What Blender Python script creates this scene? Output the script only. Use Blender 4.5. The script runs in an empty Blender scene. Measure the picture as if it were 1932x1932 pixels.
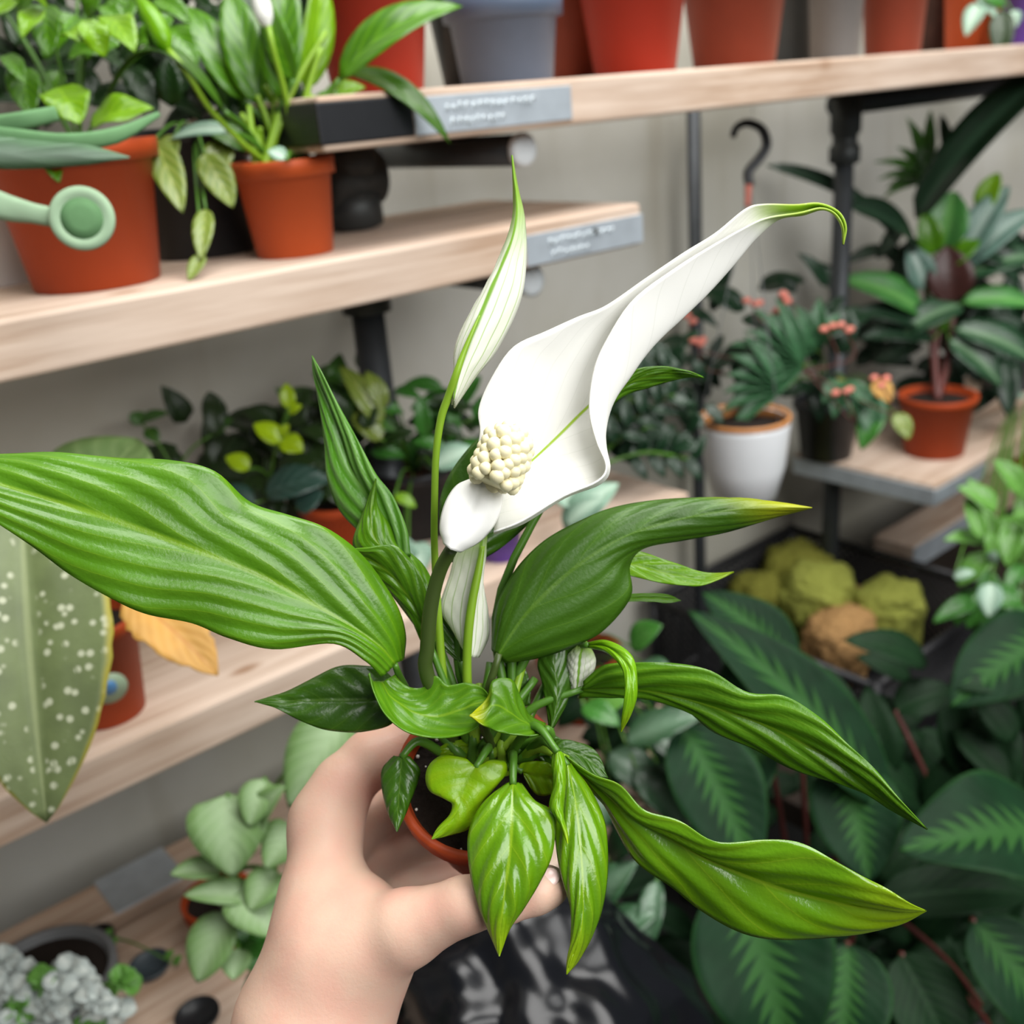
import bpy, bmesh, math, random
import numpy as np
from mathutils import Vector, Matrix, Quaternion
random.seed(7); np.random.seed(7)
C = bpy.context.scene.collection
SC = bpy.context.scene
# ------------------------------------------------------------------ camera, world, light, exposure
H = 1.35                                            # eye height above the floor
RW = Matrix(((0.75451877, 0.30072057, -0.58332544),
             (-0.65121239, 0.23283998, -0.72229355),
             (-0.08138705, 0.92485279, 0.37151509)))
CAM = Vector((0, 0, H))
cd = bpy.data.cameras.new('camera'); cam = bpy.data.objects.new('camera', cd); C.objects.link(cam)
cam.matrix_world = Matrix.Translation(CAM) @ RW.to_4x4()
cd.sensor_width = 36; cd.lens = 36; cd.clip_start = .01
cd.dof.use_dof = True; cd.dof.focus_distance = .362; cd.dof.aperture_fstop = 9.3
SC.camera = cam
w = bpy.data.worlds.new('world'); SC.world = w; w.use_nodes = True
w.node_tree.nodes['Background'].inputs[0].default_value = (.93, .96, 1, 1)
w.node_tree.nodes['Background'].inputs[1].default_value = .09
def area(name, loc, aim, sx, sy, power, col):
    l = bpy.data.lights.new(name, 'AREA'); l.shape = 'RECTANGLE'; l.size = sx; l.size_y = sy; l.energy = power; l.color = col
    o = bpy.data.objects.new(name, l); C.objects.link(o); o.location = loc
    o.rotation_euler = (Vector(aim) - Vector(loc)).to_track_quat('-Z', 'Y').to_euler(); return o
area('skylight', (.9, .1, 3.1), (.8, .5, 1.0), 2.0, 1.3, 70, (1, .985, .96))
area('shop_window', (.5, -1.75, 2.45), (.6, .7, 1.1), 2.2, 1.3, 62, (1, .995, .98))
SC.view_settings.view_transform = 'Standard'; SC.view_settings.look = 'None'
SC.view_settings.gamma = 1; SC.view_settings.use_curve_mapping = False
SC.view_settings.exposure = .32

# ------------------------------------------------------------------ helpers
F = 1932.0
def ray(px, py): return RW @ Vector(((px-966)/F, -(py-966)/F, -1))
def P(px, py, d): return CAM + ray(px, py)*d                       # point at a depth along the view axis
def PY(px, py, Y): r = ray(px, py); return CAM + r*(Y/r.y)         # point on the plane y = Y
def PZ(px, py, z): r = ray(px, py); return CAM + r*((z-H)/r.z)     # point on the plane z
def DEP(p): return -((RW.transposed() @ (Vector(p)-CAM)).z)
def rootloc(o):
    l = Vector((0, 0, 0))
    while o: l += o.location; o = o.parent
    return l
def tag(o, label=None, cat=None, group=None, kind=None):
    if label: o['label'] = label
    if cat: o['category'] = cat
    if group: o['group'] = group
    if kind: o['kind'] = kind
    return o
def thing(name, loc, label, cat, group=None):
    o = bpy.data.objects.new(name, None); C.objects.link(o); o.location = loc; o.empty_display_size = .03
    return tag(o, label, cat, group)
def mesh(name, vs, fs, mat, parent=None, uv=None, smooth=True, thick=0, sub=0, bevel=0):
    vs = [Vector(v) for v in vs]
    if parent: off = rootloc(parent)
    else:
        xs = np.array([v[:] for v in vs]); off = Vector((xs[:, 0].mean(), xs[:, 1].mean(), xs[:, 2].min()))
    me = bpy.data.meshes.new(name); me.from_pydata([v-off for v in vs], [], fs)
    if uv is not None:
        l = me.uv_layers.new(name='UVMap')
        idx = np.empty(len(me.loops), dtype=np.int32); me.loops.foreach_get('vertex_index', idx)
        l.data.foreach_set('uv', np.array(uv, dtype=np.float32)[idx].ravel())
    if smooth: me.polygons.foreach_set('use_smooth', [True]*len(me.polygons))
    me.materials.append(mat); me.update()
    o = bpy.data.objects.new(name, me); C.objects.link(o)
    if parent: o.parent = parent
    else: o.location = off
    if thick: m = o.modifiers.new('thickness', 'SOLIDIFY'); m.thickness = thick; m.offset = 0
    if sub: m = o.modifiers.new('smooth', 'SUBSURF'); m.levels = m.render_levels = sub
    if bevel: m = o.modifiers.new('bevel', 'BEVEL'); m.width = bevel; m.segments = 2; m.limit_method = 'ANGLE'
    return o
def box(name, x0, x1, y0, y1, z0, z1, mat, parent=None, bevel=.0015):
    v = [(x, y, z) for z in (z0, z1) for y in (y0, y1) for x in (x0, x1)]
    f = [(0, 2, 3, 1), (4, 5, 7, 6), (0, 1, 5, 4), (2, 6, 7, 3), (0, 4, 6, 2), (1, 3, 7, 5)]
    return mesh(name, v, f, mat, parent, smooth=False, bevel=bevel)
def frame_axis(z):
    z = Vector(z).normalized(); t = Vector((1, 0, 0)) if abs(z.x) < .8 else Vector((0, 1, 0))
    x = t.cross(z).normalized(); return x, z.cross(x), z
def lathe_data(prof, origin, axis=(0, 0, 1), seg=40, caps=True):
    x, y, z = frame_axis(axis); o = Vector(origin); vs = []; fs = []
    for r, h in prof:
        for k in range(seg):
            a = 2*math.pi*k/seg; vs.append(o + x*(r*math.cos(a)) + y*(r*math.sin(a)) + z*h)
    for i in range(len(prof)-1):
        for k in range(seg):
            a = i*seg+k; b = i*seg+(k+1) % seg; fs.append((a, b, b+seg, a+seg))
    if caps: fs.append(tuple(range(seg-1, -1, -1))); n = (len(prof)-1)*seg; fs.append(tuple(range(n, n+seg)))
    return vs, fs
def lathe(name, prof, origin, mat, parent=None, axis=(0, 0, 1), seg=40, caps=True):
    vs, fs = lathe_data(prof, origin, axis, seg, caps); return mesh(name, vs, fs, mat, parent)
def crom(p0, p1, p2, p3, t):
    return .5*((2*p1) + (p2-p0)*t + (2*p0-5*p1+4*p2-p3)*t*t + (3*p1-p0-3*p2+p3)*t*t*t)
def spline(pts, n):
    pts = np.array(pts, float); m = len(pts); out = []
    e = np.vstack([2*pts[0]-pts[1], pts, 2*pts[-1]-pts[-2]])
    for i in range(n):
        s = i/(n-1)*(m-1); k = min(int(s), m-2); out.append(crom(e[k], e[k+1], e[k+2], e[k+3], s-k))
    return np.array(out)
def tube_data(pts, rad, seg=8, n=None):
    pts = np.array([tuple(p) for p in pts], float); R = np.array(rad if hasattr(rad, '__len__') else [rad]*len(pts), float)
    q = spline(np.hstack([pts, R[:, None]]), n or max(3, 5*(len(pts)-1)+1)); vs = []; fs = []
    prev = None
    for i in range(len(q)):
        t = Vector(q[min(i+1, len(q)-1), :3]-q[max(i-1, 0), :3]).normalized()
        if prev is None: x, y, _ = frame_axis(t)
        else:
            x = (prev - t*prev.dot(t)).normalized(); y = t.cross(x)
        prev = x; c = Vector(q[i, :3]); r = max(q[i, 3], 1e-4)
        for k in range(seg):
            a = 2*math.pi*k/seg; vs.append(c + x*(r*math.cos(a)) + y*(r*math.sin(a)))
    for i in range(len(q)-1):
        for k in range(seg):
            a = i*seg+k; b = i*seg+(k+1) % seg; fs.append((a, b, b+seg, a+seg))
    fs.append(tuple(range(seg-1, -1, -1))); m = (len(q)-1)*seg; fs.append(tuple(range(m, m+seg)))
    return vs, fs
def tube(name, pts, rad, mat, parent=None, seg=8, n=None):
    vs, fs = tube_data(pts, rad, seg, n); return mesh(name, vs, fs, mat, parent)
def join(datas):
    V = []; FF = []
    for v, f in datas:
        o = len(V); V += list(v); FF += [tuple(i+o for i in q) for q in f]
    return V, FF
ICO = None
def blob_data(c, r, sc=(1, 1, 1), sub=1):
    global ICO
    if ICO is None: ICO = {}
    if sub not in ICO:
        bm = bmesh.new(); bmesh.ops.create_icosphere(bm, subdivisions=sub, radius=1)
        ICO[sub] = ([v.co.copy() for v in bm.verts], [tuple(v.index for v in f.verts) for f in bm.faces]); bm.free()
    v, f = ICO[sub]; return [Vector((p.x*r*sc[0]+c[0], p.y*r*sc[1]+c[1], p.z*r*sc[2]+c[2])) for p in v], f

# ------------------------------------------------------------------ materials
class N:
    def __init__(s, name):
        s.m = bpy.data.materials.new(name); s.m.use_nodes = True; s.t = s.m.node_tree; s.t.nodes.clear()
    def n(s, ty, **kw):
        o = s.t.nodes.new(ty)
        for k, v in kw.items(): setattr(o, k, v)
        return o
    def put(s, sock, v):
        if isinstance(v, bpy.types.NodeSocket): s.t.links.new(v, sock)
        elif v is not None: sock.default_value = v
    def math(s, op, a, b=None, c=None):
        o = s.n('ShaderNodeMath', operation=op); s.put(o.inputs[0], a)
        if b is not None: s.put(o.inputs[1], b)
        if c is not None: s.put(o.inputs[2], c)
        return o.outputs[0]
    def step(s, v, a, b, lo=0., hi=1.):
        o = s.n('ShaderNodeMapRange', interpolation_type='SMOOTHSTEP'); s.put(o.inputs[0], v)
        for i, q in zip((1, 2, 3, 4), (a, b, lo, hi)): s.put(o.inputs[i], q)
        return o.outputs[0]
    def mix(s, f, a, b):
        o = s.n('ShaderNodeMix', data_type='RGBA'); s.put(o.inputs[0], f)
        s.put(o.inputs[6], col(a)); s.put(o.inputs[7], col(b)); return o.outputs[2]
    def noise(s, vec, scale, detail=3, rough=.5):
        o = s.n('ShaderNodeTexNoise'); s.put(o.inputs['Vector'], vec); o.inputs['Scale'].default_value = scale
        o.inputs['Detail'].default_value = detail; o.inputs['Roughness'].default_value = rough; return o.outputs['Fac']
    def co(s, kind='Object'): return s.n('ShaderNodeTexCoord').outputs[kind]
    def mapping(s, vec, scale):
        o = s.n('ShaderNodeMapping'); s.put(o.inputs[0], vec); o.inputs['Scale'].default_value = scale; return o.outputs[0]
    def bump(s, h, strength, dist=.001):
        o = s.n('ShaderNodeBump'); o.inputs['Strength'].default_value = strength; o.inputs['Distance'].default_value = dist
        s.put(o.inputs['Height'], h); return o.outputs[0]
    def out(s, color, rough=.5, spec=.5, normal=None, metal=0, trans=0, tcol=None, sss=0, coat=0, sheen=0):
        b = s.n('ShaderNodeBsdfPrincipled'); s.put(b.inputs['Base Color'], col(color)); s.put(b.inputs['Roughness'], rough)
        s.put(b.inputs['Specular IOR Level'], spec); s.put(b.inputs['Metallic'], metal)
        if coat: b.inputs['Coat Weight'].default_value = coat; b.inputs['Coat Roughness'].default_value = .2
        if sheen: b.inputs['Sheen Weight'].default_value = sheen
        if sss:
            b.inputs['Subsurface Weight'].default_value = sss; b.inputs['Subsurface Radius'].default_value = (.006, .0025, .0015); b.inputs['Subsurface Scale'].default_value = .6
        if normal is not None: s.put(b.inputs['Normal'], normal)
        r = b.outputs[0]
        if trans:
            t = s.n('ShaderNodeBsdfTranslucent'); s.put(t.inputs[0], col(tcol if tcol is not None else color))
            x = s.n('ShaderNodeMixShader'); x.inputs[0].default_value = trans
            s.t.links.new(r, x.inputs[1]); s.t.links.new(t.outputs[0], x.inputs[2]); r = x.outputs[0]
        o = s.n('ShaderNodeOutputMaterial'); s.t.links.new(r, o.inputs[0]); return s.m
def col(c): return (*c, 1) if isinstance(c, tuple) and len(c) == 3 else c
def sc(c, k): return tuple(min(1, x*k) for x in c)
def srgb(r, g, b): return tuple((x/255/12.92 if x/255 < .04045 else ((x/255+.055)/1.055)**2.4) for x in (r, g, b))

def plain(name, c, rough=.5, spec=.5, metal=0, nz=.15, scale=60, bump=0, **kw):
    n = N(name); v = n.co(); f = n.noise(v, scale, 4)
    nm = n.bump(f, bump) if bump else None
    return n.out(n.mix(f, sc(c, 1-nz), sc(c, 1+nz)), rough, spec, nm, metal, **kw)
def leafmat(name, c, light=None, vein=None, tip=None, nv=7, slant=.36, rough=.3, pattern='pleat', trans=.18, bumpk=.5, spec=.5, coat=0, mar=None):
    n = N(name); uv = n.n('ShaderNodeSeparateXYZ'); n.put(uv.inputs[0], n.co('UV'))
    u = uv.outputs[1]; v = n.math('ABSOLUTE', n.math('MULTIPLY_ADD', uv.outputs[0], 2., -1.))
    nz = n.noise(n.co(), 40, 4); nz2 = n.noise(n.co(), 700, 3)
    light = light or sc(c, 1.6); vein = vein or sc(light, 1.3)
    ph = n.math('MULTIPLY', n.math('SUBTRACT', u, n.math('MULTIPLY', v, slant)), float(nv))
    ph = n.math('ADD', ph, n.math('MULTIPLY', nz, .25))
    tri = n.math('ABSOLUTE', n.math('MULTIPLY_ADD', n.math('FRACT', n.math('ADD', ph, 20.)), 2., -1.))     # 1 at vein, 0 between
    base = n.mix(n.step(nz, .3, .7), sc(c, .85), sc(c, 1.15))
    h = tri
    if pattern == 'pleat':
        base = n.mix(n.step(tri, .2, .95, 0, .45), base, light)
        base = n.mix(n.step(tri, .93, 1., 0, .5), base, vein)
        mid = n.step(v, .015, .06, 1, 0)
        base = n.mix(n.math('MULTIPLY', mid, .7), base, vein)
    elif pattern == 'feather':                              # pale feathering along the midrib
        w = n.math('MULTIPLY_ADD', tri, .42, .07)
        m = n.step(n.math('SUBTRACT', v, w), -.10, .06, 1, 0)
        m = n.math('MULTIPLY', m, n.step(u, .0, .1)); base = n.mix(n.math('MULTIPLY', m, .85), base, light)
        base = n.mix(n.step(v, .9, 1., 0, .35), base, light)
    elif pattern == 'centre':                               # pale along the middle, green margin
        m = n.step(n.math('ADD', v, n.math('MULTIPLY', nz, .5)), .2, 1.1, 1, 0); base = n.mix(m, base, light)
        base = n.mix(n.step(tri, .85, 1., 0, .4), base, vein)
    elif pattern == 'stripe':                               # one pale band down the middle, fine side veins
        m = n.step(v, .10, .35, 1, 0); base = n.mix(n.math('MULTIPLY', m, .75), base, light)
        base = n.mix(n.step(tri, .75, 1., 0, .3), base, light)
    elif pattern == 'spots':
        vo = n.n('ShaderNodeTexVoronoi'); n.put(vo.inputs['Vector'], n.co()); vo.inputs['Scale'].default_value = 135.; vo.inputs['Randomness'].default_value = .9
        d = vo.outputs['Distance']
        side = n.math('MULTIPLY', n.step(v, .1, .18), n.step(tri, .0, .12))
        base = n.mix(n.math('MULTIPLY', n.step(d, .22, .36, 1, 0), side), base, light)
        base = n.mix(n.step(v, .02, .06, .6, 0), base, vein)
        base = n.mix(n.step(n.math('ADD', v, n.math('MULTIPLY', nz, .1)), .93, 1.04, 0, .9), base, mar or light); h = nz
    if tip: base = n.mix(n.step(u, .72, .97), base, tip)
    nm = n.bump(n.math('ADD', h, n.math('MULTIPLY', nz2, .6)), bumpk, .0004)
    return n.out(base, rough, spec, nm, 0, trans, n.mix(.5, base, light), coat=coat)

MT = {}
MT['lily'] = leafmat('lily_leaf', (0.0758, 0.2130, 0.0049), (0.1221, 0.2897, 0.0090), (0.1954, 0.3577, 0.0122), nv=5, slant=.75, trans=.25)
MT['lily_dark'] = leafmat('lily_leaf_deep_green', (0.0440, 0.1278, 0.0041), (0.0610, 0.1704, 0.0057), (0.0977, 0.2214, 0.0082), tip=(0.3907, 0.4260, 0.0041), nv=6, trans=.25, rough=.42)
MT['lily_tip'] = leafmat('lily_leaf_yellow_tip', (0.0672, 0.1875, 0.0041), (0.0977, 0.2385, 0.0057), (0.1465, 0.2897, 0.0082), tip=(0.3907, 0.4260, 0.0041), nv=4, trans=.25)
MT['lily_shade'] = leafmat('lily_leaf_shaded', (0.0367, 0.1108, 0.0049), (0.0549, 0.1448, 0.0082), (0.0855, 0.1875, 0.0122), nv=6, trans=.2)  # darker copy of the lily leaf, shade put into its colour
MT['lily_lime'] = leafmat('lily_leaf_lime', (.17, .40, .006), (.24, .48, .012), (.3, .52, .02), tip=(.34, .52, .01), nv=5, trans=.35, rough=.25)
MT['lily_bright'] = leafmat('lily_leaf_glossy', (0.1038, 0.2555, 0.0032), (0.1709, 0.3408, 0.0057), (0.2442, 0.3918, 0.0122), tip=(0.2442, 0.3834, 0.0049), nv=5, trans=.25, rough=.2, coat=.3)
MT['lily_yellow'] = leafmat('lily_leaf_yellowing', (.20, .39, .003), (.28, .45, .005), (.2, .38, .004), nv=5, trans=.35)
MT['lily_stripe'] = leafmat('lily_leaf_striped', (.075, .24, .012), (.25, .46, .14), (.15, .36, .04), nv=3, slant=.9, trans=.25)
MT['petiole'] = plain('petiole', (.06, .165, .012), .4)
MT['petiole_bright'] = plain('flower_stem', (.25, .44, .025), .4, trans=.2)
MT['stem_dark'] = plain('dark_stem', (.045, .075, .012), .45)
n = N('white_spathe'); uvx = n.n('ShaderNodeSeparateXYZ'); n.put(uvx.inputs[0], n.co('UV'))
vv = n.math('SUBTRACT', uvx.outputs[0], .5); av = n.math('ABSOLUTE', vv); u = uvx.outputs[1]
b_ = n.mix(n.step(u, .74, .86), (.84, .84, .80), (.42, .60, .07))
b_ = n.mix(n.math('MULTIPLY', n.step(av, .004, .012, 1, 0), n.math('MULTIPLY', n.step(u, .05, .09), n.step(u, .22, .42, 1, 0))), b_, (.36, .55, .03))
ph = n.math('ABSOLUTE', n.math('MULTIPLY_ADD', n.math('FRACT', n.math('MULTIPLY', n.math('SUBTRACT', u, n.math('MULTIPLY', av, .9)), 14.)), 2., -1.))
b_ = n.mix(n.step(ph, .93, 1., 0, .28), b_, (.55, .57, .5))
MT['spathe'] = n.out(b_, .45, .35, n.bump(ph, .15, .0004), 0, .22, b_)
n = N('greenish_bud'); uvx = n.n('ShaderNodeSeparateXYZ'); n.put(uvx.inputs[0], n.co('UV'))
vv = n.math('SUBTRACT', uvx.outputs[0], .5); u = uvx.outputs[1]; av = n.math('ABSOLUTE', vv)
ph = n.math('ABSOLUTE', n.math('MULTIPLY_ADD', n.math('FRACT', n.math('MULTIPLY', vv, 7.)), 2., -1.))
b_ = n.mix(n.step(u, .5, .88), (.83, .85, .74), (.30, .5, .06))
b_ = n.mix(n.math('MULTIPLY', n.step(ph, .8, 1.), n.step(u, .9, .2, .25, .75)), b_, (.25, .45, .03))
b_ = n.mix(n.step(av, .02, .06, .95, 0), b_, (.2, .42, .02))
MT['bud'] = n.out(b_, .45, .35, None, 0, .25, b_)
MT['lobe'] = plain('white_spathe_base', (.85, .85, .82), .45, .35, nz=.03, trans=.15)
MT['spadix'] = plain('spadix', (.78, .72, .46), .5, nz=.1, sss=0)
MT['terra'] = plain('terracotta_plastic', (.34, .048, .010), .5, .25, nz=.06)
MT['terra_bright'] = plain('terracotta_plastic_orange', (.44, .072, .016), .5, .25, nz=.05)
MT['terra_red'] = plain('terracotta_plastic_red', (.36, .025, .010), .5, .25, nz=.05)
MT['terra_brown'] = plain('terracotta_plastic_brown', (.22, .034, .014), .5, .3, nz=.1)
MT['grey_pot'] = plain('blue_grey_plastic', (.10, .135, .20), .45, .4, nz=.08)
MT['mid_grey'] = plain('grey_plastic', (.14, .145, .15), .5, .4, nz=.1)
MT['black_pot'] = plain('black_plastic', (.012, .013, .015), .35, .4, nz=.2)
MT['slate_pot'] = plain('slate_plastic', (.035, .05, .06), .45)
MT['purple'] = plain('purple_plastic', (.085, .03, .27), .35, .5, nz=.08)
MT['white_pot'] = plain('white_ceramic', (.72, .74, .76), .3, .5, nz=.03)
MT['soil'] = plain('soil', (.018, .013, .010), .95, .2, nz=.6, scale=400, bump=1)
MT['soil_brown'] = plain('brown_soil', (.07, .035, .018), .95, .2, nz=.6, scale=300, bump=1)
MT['perlite'] = plain('perlite', (.75, .72, .66), .8)
n = N('pale_scaffold_wood'); v = n.co()
g1 = n.noise(n.mapping(v, (1.6, 30, 30)), 3.2, 5, .6); g2 = n.noise(n.mapping(v, (6, 160, 160)), 2.5, 3); g3 = n.noise(v, 5, 2)
vo = n.n('ShaderNodeTexVoronoi'); n.put(vo.inputs['Vector'], n.mapping(v, (4.3, 9, 9))); vo.inputs['Scale'].default_value = 1.1
wc = n.mix(n.step(g1, .3, .72), (.36, .235, .155), (.60, .47, .37)); wc = n.mix(n.step(g2, .4, .75, 0, .35), wc, (.46, .32, .23))
wc = n.mix(n.step(g3, .35, .7, 0, .35), wc, (.66, .56, .48)); wc = n.mix(n.step(vo.outputs['Distance'], .03, .10, .8, 0), wc, (.24, .12, .055))
MT['wood'] = n.out(wc, .7, .3, n.bump(g1, .25, .001))
MT['galv'] = plain('galvanised_steel', (.52, .58, .63), .42, .5, metal=.55, nz=.22, scale=45, bump=.15)
MT['galv_light'] = plain('galvanised_embossing', (.80, .86, .88), .4, .5, metal=.3, nz=.1)
MT['pipe'] = plain('dark_steel_pipe', (.045, .05, .055), .45, .5, metal=.4, nz=.3, scale=40)
MT['clamp'] = plain('cast_clamp', (.05, .055, .055), .5, .5, metal=.5, nz=.4, scale=60, bump=.3)
MT['cap'] = plain('pipe_end_cap', (.62, .66, .68), .4, nz=.1)
MT['hook'] = plain('black_hook', (.012, .014, .018), .35)
MT['pink'] = plain('pink_petals', (.62, .19, .14), .6, nz=.3)
MT['sticker'] = plain('pale_green_sticker', (.30, .40, .27), .4)
MT['sticker_blue'] = plain('blue_print', (.10, .26, .50), .4)
n = N('crate_plastic'); MT['crate'] = n.out((.014, .014, .016), .45, .4)
n = N('moss'); v = n.co(); f = n.noise(v, 60, 5, .7); f2 = n.noise(v, 420, 3)
MT['moss'] = n.out(n.mix(f, (.16, .19, .025), (.50, .52, .12)), .95, .1, n.bump(f2, 1, .004))
MT['moss_dark'] = n2 = plain('old_moss', (.17, .17, .03), .95, .1, nz=.5, scale=80, bump=1)
MT['moss_brown'] = plain('dry_moss', (.38, .22, .09), .95, .1, nz=.5, scale=150, bump=1)
MT['sack'] = plain('black_glossy_plastic', (.004, .0045, .006), .24, .3, nz=.2)
n = N('person_skin'); v = n.co(); f = n.noise(v, 55, 4); f2 = n.noise(n.mapping(v, (1, 1, 1)), 700, 3, .6)
MT['skin'] = n.out(n.mix(n.step(f, .3, .75), (.63, .43, .325), (.64, .37, .285)), .48, .35, n.bump(f2, .18, .0006), sss=.25)
MT['nail'] = plain('finger_nail', (.82, .58, .52), .2, .5, nz=.05)
n = N('painted_wall'); v = n.co(); f = n.noise(v, 2.2, 5, .6); f2 = n.noise(n.mapping(v, (9, 1, .9)), 1.4, 4)
wc = n.mix(n.step(f, .3, .75), (.385, .37, .305), (.50, .495, .455)); wc = n.mix(n.step(f2, .55, .75, 0, .55), wc, (.29, .26, .195))
MT['wall'] = n.out(wc, .8, .2, n.bump(n.noise(v, 150, 3), .1))
MT['floor'] = plain('dark_concrete', (.022, .022, .021), .7, nz=.4, scale=9)
# background foliage
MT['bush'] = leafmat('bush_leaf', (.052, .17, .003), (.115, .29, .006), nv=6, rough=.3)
MT['bush_lit'] = leafmat('bush_leaf_lit', (.15, .33, .004), (.24, .44, .01), nv=6, rough=.3, trans=.3)  # brighter copy of the bush leaf, the light is in its colour
MT['bush_shaded'] = leafmat('bush_leaf_shaded', (.008, .038, .003), (.016, .06, .006), nv=6, rough=.35)  # near-black copy for the gaps behind, shade painted into the leaf colour
MT['drab'] = leafmat('drooping_leaf', (.13, .2, .02), (.3, .34, .08), nv=5)
MT['fuzzy'] = leafmat('fuzzy_frond', (.11, .20, .11), (.27, .37, .28), nv=3, rough=.8, spec=.15, pattern='centre')
MT['mint'] = plain('mint_frond', (.11, .23, .10), .75, .2, nz=.15, scale=120)
MT['mint_pale'] = plain('pale_mint_frond', (.30, .43, .28), .8, .2, nz=.12, scale=120)
MT['begonia'] = leafmat('spotted_begonia_leaf', (.125, .165, .06), (.45, .48, .33), (.28, .33, .15), nv=5, slant=.5, pattern='spots', rough=.5, mar=(.38, .33, .03), bumpk=.8)
MT['begonia_plain'] = leafmat('pale_begonia_leaf', (.17, .28, .09), (.25, .36, .14), nv=6, rough=.5)
MT['orange_leaf'] = leafmat('orange_leaf', (.52, .27, .05), (.62, .38, .1), (.45, .17, .03), nv=7, rough=.6)
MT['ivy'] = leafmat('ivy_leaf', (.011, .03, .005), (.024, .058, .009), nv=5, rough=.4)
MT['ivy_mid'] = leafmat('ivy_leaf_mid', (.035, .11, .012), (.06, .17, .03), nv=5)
MT['bluish'] = leafmat('bluish_dark_leaf', (.02, .055, .04), (.06, .11, .09), nv=5, rough=.3)
MT['lime'] = leafmat('lime_sprout', (.33, .5, .006), (.42, .58, .02), nv=4, trans=.3)
MT['fern'] = leafmat('small_fern_leaf', (.03, .14, .015), (.07, .22, .04), nv=6)
MT['zz'] = leafmat('dark_glossy_leaf', (.008, .03, .012), (.016, .052, .022), nv=5, rough=.3)
MT['silver'] = leafmat('silvery_leaf', (.18, .31, .22), (.42, .56, .44), nv=6, pattern='centre', rough=.45)
MT['palmate'] = leafmat('palmate_leaf', (.03, .105, .04), (.065, .18, .08), nv=7, rough=.4)
MT['rubber'] = leafmat('striped_rubber_leaf', (.016, .06, .024), (.15, .27, .14), nv=9, pattern='stripe', rough=.35)
MT['rubber_green'] = leafmat('green_rubber_leaf', (.05, .2, .04), (.16, .4, .1), nv=9, pattern='stripe', rough=.35)
MT['rubber_silver'] = leafmat('silver_rubber_leaf', (.10, .19, .15), (.36, .46, .40), nv=9, pattern='stripe', rough=.35)
MT['blade'] = leafmat('dark_blade', (.008, .03, .012), (.04, .09, .05), nv=9, pattern='stripe', rough=.35)
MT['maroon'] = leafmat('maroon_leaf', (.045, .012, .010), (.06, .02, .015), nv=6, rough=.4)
MT['redstem'] = plain('red_brown_stem', (.09, .02, .015), .5)
MT['calathea'] = leafmat('zebra_leaf', (.005, .027, .009), (.03, .105, .022), nv=11, slant=.28, pattern='feather', rough=.6, spec=.16)
MT['calathea_plain'] = leafmat('dull_green_leaf', (.006, .024, .008), (.012, .04, .012), nv=9, rough=.55, spec=.16)
MT['sheen'] = leafmat('sheen_leaf', (.03, .085, .035), (.12, .21, .13), nv=6, pattern='centre', rough=.3)
MT['syng'] = leafmat('arrowhead_leaf', (.16, .29, .09), (.33, .47, .25), (.42, .56, .33), nv=6, pattern='centre', rough=.5, trans=.25)
MT['succ'] = plain('grey_succulent', (.36, .40, .39), .6, .3, nz=.25)
MT['succ_leaf'] = leafmat('grey_succulent_leaf', (.36, .41, .39), (.5, .54, .5), nv=3, pattern='centre', rough=.6, trans=0)
MT['light_herb'] = leafmat('light_herb_leaf', (.12, .32, .05), (.2, .42, .1), nv=5, trans=.25)

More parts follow.
